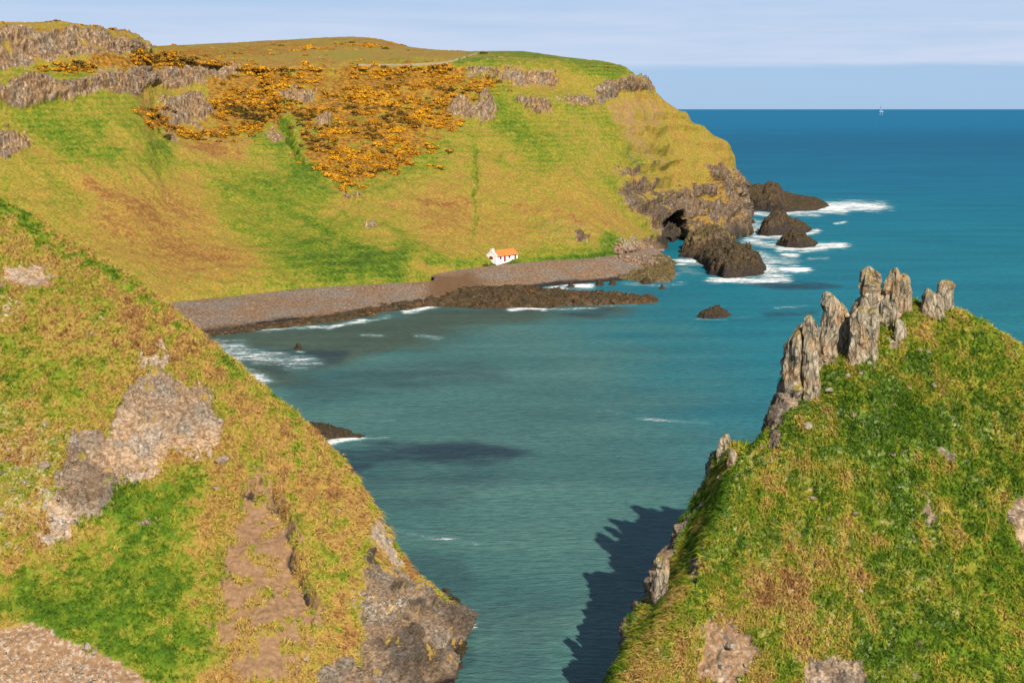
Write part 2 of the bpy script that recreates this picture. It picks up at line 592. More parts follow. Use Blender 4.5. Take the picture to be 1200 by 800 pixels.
C.append(column((764, 289), 3, (256, 225, 195, 164, 140, 114), (748, 97), 667, (7, 9, 9, 7, 5, 4), ((744, 90, 690), (738, 86, 715), (725, 100, 860))))
C.append(column((806, 284), 0.5, (262, 240, 214, 188, 163, 144), (788, 127.5), 676, (4, 5, 5, 4, 3, 2), ((784, 133, 700), (780, 150, 740), (765, 200, 840))))
C.append(column((856, 281), 0.3, (262, 246, 228, 210, 196, 183), (850, 170), 690, (3, 4, 4, 3, 2, 1), ((846, 174, 706), (842, 190, 740), (830, 225, 840))))
C.append(column((881, 274), 0.3, (262, 250, 238, 224, 210, 196), (857, 178), 700, (1, 0, 0, 0, 0, 0), ((852, 184, 716), (846, 200, 745), (832, 228, 840))))
C.append([P(878, 285, 690), P(872, 272, 722), P(868, 262, 728), P(866, 251, 734), P(863, 240, 736), P(861, 228, 738), P(858, 215, 738),
          P(855, 205, 738), P(850, 198, 738), P(846, 200, 742), P(840, 212, 760), P(830, 232, 840)])
C.append([P(850, 285, 760), P(848, 268, 800), P(846, 262, 803), P(844, 256, 806), P(842, 250, 809), P(840, 245, 812), P(838, 240, 815),
          P(836, 237, 818), P(834, 234, 822), P(832, 232, 826), P(830, 231, 832), P(826, 238, 850)])
G = np.array(C).transpose(1, 0, 2)
ccounts = [40, 70, 95, 75, 60, 85, 75, 85, 75, 65, 65, 50, 42, 42, 46, 50, 36, 26, 20]
rcounts = [10, 64, 60, 52, 52, 36, 24, 40, 34, 44, 14]
V = loft(G, rcounts, ccounts)
N = normals(V)
nr, nc = V.shape[:2]
if N[nr // 3, nc // 2, 1] > 0:
    N = -N
Vf, Nf = V.reshape(-1, 3).copy(), N.reshape(-1, 3)
Q0 = image_px(Vf)
Q = ragged(Vf, Q0, 14, 12, 0.05, 0.35)
nzA = fbm(Vf, 0.06, 5)
nzB = fbm(Vf, 0.22, 4)
nzC = fbm(Vf, 0.018, 3)
rock = np.zeros(len(Vf))
for poly, am in (
    ([(-210, 34), (0, 38), (60, 36), (120, 40), (160, 47), (170, 55), (150, 61), (110, 66), (60, 69), (18, 78), (-210, 74)], 1.5),
    ([(-210, 98), (0, 97), (40, 91), (75, 94), (110, 87), (135, 81), (180, 79), (215, 75), (250, 76), (280, 81), (275, 91), (240, 98), (190, 99), (160, 110), (120, 105), (90, 112), (60, 120), (35, 129), (0, 122), (-210, 122)], 4),
    ([(0, 152), (25, 154), (37, 168), (20, 180), (0, 184), (-60, 180), (-60, 150)], 4),
    ([(188, 125), (213, 112), (243, 118), (252, 135), (236, 146), (203, 146)], 8),
    ([(309, 154), (320, 150), (334, 163), (324, 169)], 2),
    ([(318, 110), (345, 99), (368, 112), (352, 123), (328, 121)], 7),
    ([(362, 155), (370, 137), (386, 137), (382, 148)], 2),
    ([(190, 158), (205, 157), (206, 167), (194, 167)], 3),
    ([(524, 135), (529, 120), (556, 122), (574, 110), (582, 128), (576, 147), (560, 143), (545, 140)], 4),
    ([(546, 77), (600, 75), (648, 79), (653, 98), (620, 100), (592, 97), (565, 92), (548, 88)], 4),
    ([(608, 116), (625, 111), (646, 124), (642, 135), (622, 130)], 4),
    ([(692, 104), (715, 94), (750, 94), (768, 106), (740, 109), (715, 112), (703, 119)], 3),
    ([(652, 114), (690, 109), (692, 122), (665, 121)], 7),
    ([(726, 222), (745, 212), (772, 215), (772, 228), (745, 232), (730, 234)], 4),
    ([(738, 238), (772, 232), (800, 236), (800, 248), (782, 284), (762, 268), (750, 254)], 5),
    ([(785, 222), (812, 215), (834, 218), (842, 228), (812, 232), (790, 232)], 5),
    ([(825, 196), (846, 192), (858, 202), (850, 212), (832, 213)], 5),
    ([(826, 240), (850, 236), (866, 240), (868, 250), (846, 258), (826, 254)], 3),
    ([(806, 284), (822, 262), (846, 260), (872, 254), (886, 262), (886, 284), (858, 290), (806, 292)], 3),
    ([(776, 258), (788, 248), (804, 262), (812, 284), (776, 290)], 3),
    ([(670, 272), (681, 270), (687, 282), (676, 284)], 1.5),
    ([(866, 205), (882, 240), (882, 262), (872, 262), (862, 230), (858, 212)], 4),
    ([(722, 287), (742, 279), (768, 281), (790, 296), (770, 300), (735, 298)], 3),
    ([(396, 227), (414, 223), (418, 229), (402, 231)], 2), ([(424, 263), (436, 261), (440, 266), (428, 268)], 2),
):
    rock = np.maximum(rock, region(Q, poly, 4.5, nzB, am * 1.3))
brown = np.maximum.reduce([
    region(Q, [(700, 118), (740, 110), (776, 124), (782, 142), (760, 150), (742, 165), (726, 150)], 6, nzA, 10),
    region(Q, [(715, 130), (735, 140), (790, 195), (780, 205), (740, 175)], 4, nzA, 8),
    region(Q, [(735, 215), (775, 210), (800, 225), (800, 280), (775, 275), (750, 250)], 5, nzA, 10),
    region(Q, [(640, 130), (690, 135), (720, 175), (700, 190), (660, 160)], 5, nzA, 12) * 0.55,
    region(Q, [(830, 190), (862, 190), (868, 235), (830, 225)], 5, nzA, 10) * 0.7])
tip0 = region(Q, [(690, 105), (760, 100), (800, 130), (850, 168), (866, 200), (884, 275), (800, 285), (760, 262), (730, 235), (715, 180)], 10, nzA, 14)
gorseP = [
    [(300, 84), (360, 79), (450, 75), (540, 76), (578, 88), (584, 110), (560, 120), (545, 140), (528, 160), (500, 175), (475, 195), (430, 205), (402, 222), (384, 205), (362, 180), (356, 150), (332, 118)],
    [(165, 66), (300, 78), (330, 110), (330, 140), (300, 152), (260, 160), (230, 162), (180, 150), (160, 130), (250, 118), (285, 95), (200, 76)],
    [(105, 66), (170, 60), (190, 74), (130, 80), (95, 82)],
    [(185, 58), (480, 47), (500, 56), (420, 52), (330, 60), (250, 70), (190, 66)]]
gorse = np.zeros(len(Vf))
for i, pl in enumerate(gorseP):
    gorse = np.maximum(gorse, region(Q, pl, 3, nzB, 16 if i == 1 else 9) * (1.0, 0.85, 0.9, 1.0)[i])
heath = gorse * (0.45 + 0.55 * sstep(nzB, 0.35, 0.6)) * (1 - rock)
heath = np.maximum(heath, (region(Q, [(-210, 27), (0, 31), (100, 34), (160, 43), (165, 48), (120, 41), (0, 39), (-210, 36)], 2, nzB, 4) + region(Q, [(60, 82), (130, 66), (190, 62), (280, 76), (300, 90), (240, 78), (130, 82)], 3, nzB, 6)) * 0.75 * (1 - rock))
heath = np.maximum(heath, region(Q, [(240, 90), (340, 80), (330, 150), (250, 150)], 8, nzA, 14) * 0.6)
heath = np.maximum(heath, tip0 * sstep(nzB, 0.45, 0.65) * 0.42)
gp = sstep(nzC, 0.35, 0.65)
green = 0.50 + 0.20 * (gp - 0.5) + 0.24 * (nzA - 0.5)
green += 0.20 * region(Q, [(20, 130), (120, 150), (230, 185), (180, 215), (60, 190)], 14, nzA, 24)
green += 0.24 * region(Q, [(250, 200), (370, 190), (400, 260), (480, 290), (470, 330), (330, 320), (260, 270)], 18, nzA, 30)
green += 0.02 * region(Q, [(540, 70), (600, 58), (680, 66), (735, 84), (700, 90), (640, 78), (545, 76)], 3)
green += 0.12 * region(Q, [(535, 75), (545, 69), (610, 58), (700, 68), (745, 86), (720, 92), (650, 79), (560, 75)], 2.5)
green += 0.34 * region(Q, [(700, 280), (715, 268), (728, 285), (735, 296), (700, 300)], 6, nzA, 8)
green += 0.34 * stroke(Q, [(500, 303), (570, 306), (640, 303), (700, 302)], 6, nzA, 5)
green += 0.22 * stroke(Q, [(575, 110), (600, 150), (640, 190)], 16, nzA, 14)
green += 0.25 * stroke(Q, [(710, 140), (725, 180), (740, 190)], 12, nzA, 8)
green -= 0.12 * tip0
for pts, w_, g_ in (([(400, 250), (450, 262), (520, 298)], 4, 0.16), ([(425, 228), (500, 238), (550, 236)], 3, -0.2), ([(240, 215), (330, 240), (420, 290)], 4, 0.14), ([(30, 170), (110, 215), (190, 262)], 5, -0.16), ([(580, 180), (650, 230), (720, 280)], 4, 0.14), ([(600, 240), (660, 250), (700, 270)], 3, -0.18)):
    green += g_ * stroke(Q, pts, w_, nzA, 5)
green += 0.30 * stroke(Q, [(555, 176), (557, 230), (558, 275)], 3.0, nzB, 2.0)
green += 0.35 * stroke(Q, [(300, 82), (318, 118), (338, 150), (352, 186)], 5, nzB, 3)
green -= 0.30 * region(Q, [(60, 190), (140, 200), (220, 240), (330, 315), (200, 345), (120, 280)], 22, nzA, 34)
green -= 0.17 * region(Q, [(560, 150), (640, 185), (740, 260), (700, 285), (600, 280), (560, 250)], 14, nzA, 26)
green -= 0.20 * region(Q, [(470, 215), (545, 180), (550, 270), (500, 270)], 14, nzA, 20)
green -= 0.14 * region(Q, [(185, 54), (430, 40), (545, 58), (535, 74), (300, 80), (185, 68)], 3)
green -= 0.04 * region(Q, [(200, 62), (430, 46), (540, 60), (530, 72), (210, 78)], 3, nzB, 5)
green -= 0.35 * region(Q, [(200, 165), (290, 160), (290, 185), (210, 185)], 8, nzA, 12)
green -= 0.25 * region(Q, [(130, 150), (170, 160), (160, 180), (120, 170)], 8, nzA, 12)
tip = region(Q, [(690, 105), (760, 100), (800, 130), (850, 168), (866, 200), (884, 275), (800, 285), (760, 262), (730, 235), (715, 180)], 10, nzA, 14)
soil = np.maximum(brown * (0.18 + 0.50 * nzB), tip * sstep(fbm(Vf * np.array((1, 1, 1.8)), 0.10, 4, 0.6), 0.44, 0.60) * 0.22)
rock = np.maximum(rock, tip * sstep(Q[:, 1], 150, 230) * sstep(fbm(Vf * np.array((0.6, 0.6, 2.2)), 0.09, 4, 0.6) + 0.12 * sstep(Q[:, 1], 190, 260), 0.54, 0.64) * 0.9)
# narrow terracettes trodden along the contour
terr = np.abs(((Vf[:, 2] + 3.5 * nzA + 1.2 * nzB) / 2.1) % 1 - 0.5) * 2
green += (terr - 0.5) * 0.16 * sstep(nzC, 0.3, 0.6)
pale = 0.08 * region(Q, [(640, 255), (680, 262), (690, 290), (640, 280)], 8, nzA, 10) + 0.8 * region(Q, [(722, 286), (745, 280), (760, 290), (745, 298), (728, 297)], 4, nzB, 4)
wet = np.clip(1.15 - (Vf[:, 2] + (nzA - 0.5) * 9) / 9.0, 0, 1) * sstep(Q[:, 0], 745, 790)
wet = np.maximum(wet, tip0 * 0.42)
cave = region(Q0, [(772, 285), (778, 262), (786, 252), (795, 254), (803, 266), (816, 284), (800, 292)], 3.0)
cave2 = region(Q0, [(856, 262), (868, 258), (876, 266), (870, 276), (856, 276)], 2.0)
wet = np.maximum(wet, np.maximum(cave * 0.9, 0.6 * region(Q, [(670, 272), (681, 270), (687, 282), (676, 284)], 2)))  # cave mouth painted dark to deepen its shade
wet = np.maximum(wet, 0.6 * region(Q, [(726, 215), (772, 215), (800, 250), (790, 285), (752, 256)], 5, nzA, 8))
rock = rock * (0.52 + 0.75 * sstep(fbm(Vf * np.array((1, 1, 0.6)), 0.16, 4, 0.6), 0.30, 0.52))
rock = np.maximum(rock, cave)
# relief
col_ph = (Vf[:, 0] * 0.9 - Vf[:, 1] * 0.42)
pil = fbm(np.stack((col_ph * 0.55, Vf[:, 2] * 0.10, np.zeros(len(Vf))), -1), 1.0, 3)
pil2 = fbm(np.stack((col_ph * 0.16, Vf[:, 2] * 0.05, np.ones(len(Vf)) * 3), -1), 1.0, 2)
disp = rock * ((pil - 0.5) * 4.2 + (pil2 - 0.5) * 5.5 + 0.8 + (fbm(Vf, 0.7, 3, 0.6, ridge=True) - 0.6) * 1.4)
strata = np.abs(((Vf[:, 2] + 9 * nzA + 16 * nzC + 0.05 * Vf[:, 0]) / 8.0) % 1.0 - 0.5)
disp += sstep(Q0[:, 0], 690, 760) * sstep(Q0[:, 1], 100, 150) * (strata - 0.25) * (2.0 + 5.5 * sstep(nzC + 0.4 * (nzA - 0.5), 0.42, 0.62)) * sstep(870 - Q0[:, 0], 0, 14)
disp += (nzA - 0.5) * 3.2 + (nzB - 0.5) * 1.2 * (1 - 0.3 * rock)
disp += (fbm(Vf * np.array((1, 1, 0.3)), 0.11, 3, ridge=True) - 0.6) * 1.6
disp *= sstep(Vf[:, 2], 2, 8) * 0.85 + 0.15
disp *= 1 - 0.75 * sstep(Vf[:, 1] - (560 + 0 * Vf[:, 1]), 110, 160) * (Q0[:, 1] < 72)
disp -= 3.4 * stroke(Q, [(300, 82), (318, 118), (338, 150), (352, 186)], 4.0, nzB, 2)
disp -= 0.9 * stroke(Q, [(555, 176), (557, 230), (558, 275)], 2.2)
disp += 1.6 * region(Q, [(670, 272), (681, 270), (687, 282), (676, 284)], 2)
Vf = Vf + Nf * disp[:, None]
Vf[:, 1] += cave * 13 * (0.6 + 0.8 * nzB)
Vf[:, 0] -= cave * 3
A = np.stack((rock, np.clip(green, 0, 1), soil), -1)
B = np.stack((np.clip(wet, 0, 1), np.clip(pale, 0, 1), heath), -1)
o = link('headland', mesh_from('headland', Vf, grid_faces(nr, nc), M_far, {'mask_a': A, 'mask_b': B}))
tag(o, 'high grassy sea cliff headland with rock bands and orange gorse behind the bay', 'headland', kind='structure')
FAR = Ground(Vf, Nf)
FAR_ROCK = rock

# ------------------------------------------------------------------ beach
bb = [((60, 366), 5, (90, 420)), ((160, 358), 4.5, (178, 404)), ((215, 353), 4.2, (245, 393)), ((290, 345), 4, (330, 381)), ((360, 338), 4, (400, 372)),
      ((440, 333), 4, (450, 364)), ((502, 330), 4, (500, 358)), ((516, 320), 4.5, (560, 346)), ((575, 311), 5, (618, 338)), ((640, 306), 5, (672, 333)),
      ((690, 303), 5, (735, 328)), ((728, 298), 4.3, (778, 322)), ((764, 290), 3, (792, 308))]
rows = [[], [], [], [], []]
for (gx, gy), gz, (wx, wy) in bb:
    g = PZ(gx, gy + 0.5, gz + 0.1)
    w = PZ(wx, wy, 0.0)
    dv = (g - w)
    rows[0].append(g + dv / np.linalg.norm(dv) * 5 + np.array((0, 0, -1.2)))
    rows[1].append(g)
    rows[2].append(w + dv * 0.5 + np.array((0, 0, 0.35)))
    rows[3].append(w)
    rows[4].append(w - dv * 0.35 + np.array((0, 0, -2.5)))
V = loft(rows, [8, 60, 60, 30], [60, 36, 50, 45, 50, 40, 20, 36, 42, 36, 30, 26])
nr, nc = V.shape[:2]
Vb = V.reshape(-1, 3)
bn_ = fbm(Vb, 0.5, 3)
bl_ = fbm(Vb, 0.08, 3)
Vb[:, 2] += (bn_ - 0.5) * 0.55 + (bl_ - 0.5) * 0.7 * sstep(Vb[:, 2], 0.2, 1.5)
M_beach, t, p = material('cobble_beach')
pos = t.new('ShaderNodeNewGeometry').outputs['Position']
zs = t.new('ShaderNodeSeparateXYZ')
t.l.new(pos, zs.inputs[0])
n1 = t.noise(pos, 1.3, 5, 0.8)
n2 = t.noise(pos, 0.09, 3, 0.6)
cc = t.ramp(n1, [(0.34, (0.088, 0.064, 0.048)), (0.5, (0.225, 0.170, 0.130)), (0.66, (0.43, 0.355, 0.285))])
cc = t.mix(t.step(n2, 0.4, 0.62), cc, t.mix(1.0, cc, (1.05, 0.86, 0.68), 'MULTIPLY'))
ea = t.new('ShaderNodeAttribute', attribute_name='mask_a').outputs['Fac']
cc = t.mix(t.math('MULTIPLY', ea, 0.85), cc, t.mix(n1, (0.08, 0.04, 0.018), (0.24, 0.13, 0.06)))
zz = t.math('ADD', zs.outputs[2], t.math('MULTIPLY', t.math('SUBTRACT', n2, 0.5), 1.6))
cc = t.mix(t.step(zz, 1.25, 0.55), cc, t.mix(n1, (0.015, 0.012, 0.011), (0.055, 0.042, 0.034)))
t.l.new(cc, p.inputs['Base Color'])
t.l.new(t.bump(n1, 1.0, 1.0), p.inputs['Normal'])
Qb = image_px(Vb)
earth = region(Qb, [(500, 345), (512, 326), (545, 322), (565, 332), (560, 344), (530, 348)], 8, bl_, 9)
o = link('beach', mesh_from('beach', Vb, grid_faces(nr, nc), M_beach, {'mask_a': np.column_stack((earth, earth, earth))}))
tag(o, 'grey brown cobble beach curving round the head of the bay', 'beach', kind='structure')
BEACH = Ground(Vb)


# ------------------------------------------------------------------ sea rocks and wave-cut shelves
def rock_mass(name, foot_px, prof, mat, slope=1.6, res=0.6, rough=1.0, ns=0.16, label=None, cat=None, group=None, kind=None, seed=0, back=1.0, z0=0.0):
    foot = np.array([PZ(x, y, z0)[:2] for x, y in foot_px])
    ctr = foot.mean(0)
    lo, hi = foot.min(0) - 2.5, foot.max(0) + 2.5
    xs = np.arange(lo[0], hi[0] + res, res)
    ys = np.arange(lo[1], hi[1] + res, res)
    X, Y = np.meshgrid(xs, ys)
    q = np.stack((X.ravel(), Y.ravel()), -1)
    p3 = np.column_stack((q, np.full(len(q), seed * 31.7)))
    warp = fbm(p3, ns * 0.8, 3)
    s = sdist(q, foot) + (warp - 0.5) * 4.5 * rough
    pxs = image_px(np.column_stack((q, np.zeros(len(q)))))[:, 0]
    H = np.interp(pxs, [a for a, _ in prof], [b for _, b in prof])
    n1, n2 = fbm(p3, ns, 4, 0.55, ridge=True), fbm(p3, ns * 3.2, 4, 0.6)
    cd, cv = cells(q[:, 0] * ns * 2.2, q[:, 1] * ns * 2.2, seed)
    if name == 'sea_rock':
        H = H * 0.86
    if name == 'sea_rock' and H.max() > 4:
        slope *= 1.9
    e = np.clip(s, -4, None) * slope
    h = np.where(e > 0, H * (1 - np.exp(-e / np.maximum(H, 0.3))), e)
    h += np.clip(s * 0.5, 0, 1) * ((n1 - 0.6) * H * 0.75 + (n2 - 0.5) * np.minimum(H, 5) * 0.7 + (cv - 0.5) * np.minimum(H, 5) * 0.6) * rough
    st_ = 0.7 if name == 'rock_shelf' else 1.5
    h = np.where(h > 0.3, h * 0.40 + 0.60 * st_ * np.floor(h / st_ + 0.5 + 0.5 * (n1 - 0.6)), h)
    h += (n2 - 0.5) * 0.9 + np.clip(s, 0, 1) * (fbm(p3, ns * 6, 3, 0.65, ridge=True) - 0.6) * np.minimum(H, 5) * (0.3 if name == 'rock_shelf' else 0.75)
    Vr = np.column_stack((q, h))
    F = grid_faces(len(ys), len(xs))
    F = F[(h[F] > -1.6).any(1)]
    used = np.unique(F)
    mp = np.full(len(Vr), -1)
    mp[used] = np.arange(len(used))
    Vr = Vr[used]
    base = np.array((ctr[0], ctr[1], 0.0))
    o = link(name, mesh_from(name, Vr - base, mp[F], mat, smooth=False), loc=base)
    tag(o, label, cat, group, kind)
    return Ground(Vr)


SHELF = rock_mass('rock_shelf', [(236, 391), (255, 386), (330, 378), (400, 369), (450, 356), (478, 349), (505, 343), (560, 339), (610, 338), (640, 341), (680, 344), (720, 345), (752, 348), (778, 351),
                       (774, 355), (735, 356), (680, 359), (630, 361), (560, 361), (505, 359), (455, 366), (400, 376), (330, 384), (250, 394)],
          [(236, 0.7), (330, 0.7), (400, 0.8), (450, 0.9), (490, 1.3), (540, 1.4), (640, 1.5), (700, 1.5), (742, 1.1), (750, 0.6), (760, 1.4), (778, 0.8)], M_shelf, 1.0, 0.45, 1.0, 0.2,
          'dark wave-cut rock shelf along the edge of the cobble beach', 'rock shelf', kind='structure', seed=1)
rock_mass('rock_shelf', [(655, 322), (690, 314), (720, 309), (745, 304), (778, 300), (792, 308), (792, 322), (784, 331), (760, 331), (730, 328), (690, 327), (662, 327)],
          [(655, 0.5), (690, 0.8), (730, 1.1), (755, 1.8), (780, 1.9), (792, 0.8)], M_weedy, 1.0, 0.45, 1.0, 0.2,
          'brown weedy rock shelf below the boulder pile', 'rock shelf', kind='structure', seed=2)
rock_mass('sea_rock', [(862, 240), (880, 247), (920, 248.5), (958, 246.5), (972, 242), (966, 236.5), (940, 233), (905, 229), (862, 228)],
          [(862, 12), (880, 8.5), (893, 8.0), (899, 11), (912, 10.5), (918, 3.8), (930, 3.0), (955, 2.2), (972, 0.6)], M_searock, 1.5, 0.8, 0.8, 0.1,
          'long low reef with a yellowish block, farthest out beyond the headland tip', 'rock', kind=None, seed=3)
rock_mass('sea_rock', [(888, 275.5), (900, 277), (925, 275), (945, 272.5), (951, 269), (940, 266), (905, 266), (890, 270)],
          [(887, 2), (894, 6), (903, 9.5), (911, 12), (917, 9.5), (922, 6), (935, 4.2), (945, 2.6), (951, 0.8)], M_searock, 2.2, 0.55, 0.75, 0.14,
          'pointed dark sea stack with brown top in foam off the headland', 'rock', seed=4)
rock_mass('sea_rock', [(909, 286.5), (920, 290), (940, 291), (954, 289), (958, 285.5), (945, 283), (915, 283.5)],
          [(908, 1), (916, 3.6), (928, 5.2), (940, 4.2), (950, 2.2), (958, 0.8)], M_searock, 1.6, 0.5, 0.8, 0.16,
          'small low dark rock ringed by foam in front of the pointed stack', 'rock', seed=5)
rock_mass('sea_rock', [(796, 301), (812, 303), (826, 312), (832, 322), (848, 326.5), (872, 325), (898, 321), (897, 313), (886, 304), (870, 299), (840, 296), (806, 294)],
          [(796, 1.2), (808, 2.2), (818, 2.6), (828, 4.2), (842, 5.2), (858, 5.6), (868, 5.0), (880, 4.6), (890, 3.0), (898, 0.9)], M_searock, 2.0, 0.5, 1.0, 0.16,
          'largest dark craggy rock at the foot of the headland below the cave', 'rock', seed=6)
rock_mass('sea_rock', [(795, 296), (812, 299), (835, 299), (858, 294), (856, 286), (820, 285), (802, 289)],
          [(795, 2), (806, 6), (830, 9), (850, 8), (858, 4)], M_weedy, 2.0, 0.55, 0.9, 0.16,
          'brown rocky step joined to the headland beside the cave mouth', 'rock', seed=9)
rock_mass('sea_rock', [(814, 371), (826, 373.5), (848, 372.5), (858, 369), (850, 366), (832, 365)],
          [(813, 0.5), (824, 1.6), (834, 2.8), (846, 2.0), (858, 0.5)], M_searock, 1.4, 0.3, 0.5, 0.3,
          'small lone dark rock in open water between beach and pillars', 'rock', seed=7)
rock_mass('sea_rock', [(355, 514), (385, 516), (405, 513), (422, 512.5), (428, 511), (410, 508), (380, 503), (358, 500)],
          [(355, 2.5), (384, 1.7), (400, 1.0), (415, 0.7), (428, 0.2)], M_searock, 1.2, 0.25, 0.5, 0.4,
          'low black rock just beyond the edge of the near slope', 'rock', seed=8)
rock_mass('sea_rock', [(520, 690), (536, 702), (547, 724), (550, 750), (540, 775), (526, 800), (500, 800), (505, 740)],
          [(500, 1.4), (530, 1.0), (548, 0.5), (552, 0.2)], M_searock, 0.9, 0.2, 0.35, 0.5,
          'wet black rock ledge at the waterline below the near cliff', 'rock', seed=10)
k = 0
for px, py, w in ((669, 335.5, 5), (702, 334, 6), (718, 333, 5), (757, 331.5, 8), (776, 338, 5), (545, 349, 4), (350, 409, 6), (873, 257, 5), (882, 261, 4)):
    k += 1
    rock_mass('low_rock', [(px - w, py), (px - w * .5, py + w * .25), (px + w * .6, py + w * .2), (px + w, py - w * .1), (px + w * .4, py - w * .3), (px - w * .5, py - w * .25)],
              [(px - w, 0.8), (px, 1.8), (px + w, 0.7)], M_searock, 1.2, 0.3, 0.35, 0.4,
              ('small black rock awash in the pool behind the rock shelf, beside its white foam', 'small dark rock awash in the middle of the shelf pool',
               'round dark rock beside another in the middle of the shelf pool', 'brown rock standing at the seaward mouth of the shelf pool',
               'small dark rock between shelf tip and open sea', 'small dark hump on the long rock shelf', 'lone rock just breaking the water off the cobble beach',
               'small rock in the foam channel behind the pointed stack', 'tiny rock in the foam channel nearest the pointed stack')[k - 1],
              'rock', 'small rocks awash', seed=20 + k)

# ------------------------------------------------------------------ near slope on the left: a spur falling to the sea
ridge = [(-330, 60, 250), (-150, 160, 232), (0, 234, 215), (100, 289, 205), (200, 359, 195), (300, 449, 180), (400, 540, 167), (440, 601, 162), (480, 664, 158), (518, 702, 155), (547, 738, 152)]
foot = [(-330, 900, 116), (-150, 900, 116), (0, 900, 116), (70, 900, 116.5), (150, 900, 116.5), (225, 895, 117), (300, 890, 118), (360, 880, 120.5), (425, 860, 124), (485, 835, 129.5), (522, 800, 137)]
bul = [2.5, 2.5, 2.0, 1.5, 1.0, 0.8, 1.0, 1.6, 2.4, 3.2, 1.6]
rows = [[] for _ in range(9)]
for (rp, fp, bu) in zip(ridge, foot, bul):
    r, f = P(*rp), P(*fp)
    f[2] = max(f[2], -0.6)
    up = np.array((0.25, -0.35, 0.9))
    rows[0].append(f + np.array((0, -6, -5.0)))
    rows[1].append(f)
    for i, tt in enumerate((0.25, 0.5, 0.75)):
        rows[2 + i].append(f + (r - f) * tt + up * bu * math.sin(math.pi * tt) * min(1, 0.25 + r[2] / 20))
    rows[5].append(f + (r - f) * 0.955 + up * 0.28 * min(1, r[2] / 10))
    rows[6].append(r)
    h = r[2]
    rows[7].append(r + np.array((0.05 * h, 0.30 * h + 2.0, -0.42 * h - 1.2)))
    rows[8].append(r + np.array((0.15 * h, 1.0 * h + 6.0, -h - 4.0)))
V = loft(rows, [12, 130, 130, 130, 100, 34, 30, 40], [50, 70, 90, 84, 84, 84, 56, 48, 40, 36])
N = normals(V)
nr, nc = V.shape[:2]
if N[nr // 2, nc // 2, 2] < 0:
    N = -N
NCL = nc
Vl, Nl = V.reshape(-1, 3).copy(), N.reshape(-1, 3)
Q0 = image_px(Vl)
Q = ragged(Vl, Q0, 30, 26, 0.09, 0.7)
nzA, nzB, nzC = fbm(Vl, 0.16, 4), fbm(Vl, 0.6, 4), fbm(Vl, 0.045, 3)
out1 = region(Q, [(166, 440), (180, 418), (200, 424), (198, 436), (186, 446), (172, 448)], 4, nzB, 8)
out2 = region(Q, [(128, 498), (165, 452), (215, 450), (240, 474), (258, 508), (246, 536), (196, 528), (180, 556), (142, 582), (138, 604), (110, 612), (84, 600), (70, 575), (92, 545), (85, 528), (112, 520)], 4, nzA, 9)
out3 = region(Q, [(60, 590), (110, 600), (90, 640), (40, 640)], 8, nzA, 20) * 0.75
toe = region(Q, [(428, 660), (466, 652), (500, 688), (548, 732), (560, 780), (530, 830), (470, 850), (425, 790), (412, 715)], 4, nzA, 14)
toe2 = region(Q, [(375, 790), (400, 770), (450, 775), (470, 830), (380, 830)], 4, nzA, 8)
toe3 = region(Q, [(430, 600), (442, 600), (474, 650), (470, 672), (440, 640)], 3, nzB, 6)
spots = np.zeros(len(Q))
for x, y, rx, ry in ((15, 318, 40, 20), (10, 375, 14, 9), (40, 300, 26, 12), (110, 387, 7, 4), (105, 410, 5, 4), (170, 610, 6, 4), (185, 613, 5, 4), (60, 560, 6, 4), (365, 590, 7, 8), (320, 605, 5, 4)):
    spots = np.maximum(spots, np.exp(-(((Q[:, 0] - x) / rx) ** 2 + ((Q[:, 1] - y) / ry) ** 2)) * 1.0)
rock = np.maximum.reduce([out1, out2, out3, toe, toe2 * 0.9, toe3 * 0.9, np.where(spots > 0.3, 0.55 * spots, 0)])
soil = np.maximum.reduce([
    region(Q, [(282, 575), (318, 576), (338, 610), (346, 648), (352, 690), (372, 722), (366, 740), (340, 730), (300, 745), (268, 720), (262, 660), (276, 620)], 24, nzA, 22),
    0.8 * region(Q, [(250, 720), (380, 735), (370, 800), (260, 800)], 34, nzA, 30),
    0.75 * region(Q, [(0, 300), (40, 300), (60, 330), (30, 345), (0, 340)], 6, nzA, 9)])
scree = region(Q, [(-40, 728), (40, 738), (75, 752), (120, 768), (172, 800), (200, 830), (-60, 900)], 3, nzA, 7)
soil = soil * (0.45 + 0.75 * sstep(nzB, 0.3, 0.6))
soil = np.maximum(soil, scree)
green = 0.42 + 0.42 * (nzA - 0.5) + 0.22 * (nzC - 0.5)
green += 0.34 * region(Q, [(60, 640), (140, 600), (195, 540), (250, 535), (268, 560), (222, 610), (262, 660), (205, 720), (255, 760), (240, 800), (180, 800), (110, 760), (0, 715), (0, 690)], 26, nzA, 30)
green += 0.14 * region(Q, [(0, 420), (120, 420), (130, 470), (40, 500), (0, 480)], 14, nzA, 24)
green += 0.34 * stroke(Q, [(0, 238), (60, 272), (120, 308), (165, 335), (182, 352)], 9, nzB, 6)
green += 0.30 * stroke(Q, [(210, 380), (240, 410), (300, 455)], 5, nzB, 5)
green += 0.28 * stroke(Q, [(310, 480), (345, 500), (352, 545), (348, 565)], 4, nzB, 4)
green -= 0.14 * region(Q, [(260, 440), (380, 520), (440, 620), (400, 660), (330, 560), (270, 500)], 10, nzA, 14)
green -= 0.10 * region(Q, [(120, 330), (230, 380), (260, 450), (150, 440)], 14, nzA, 20)
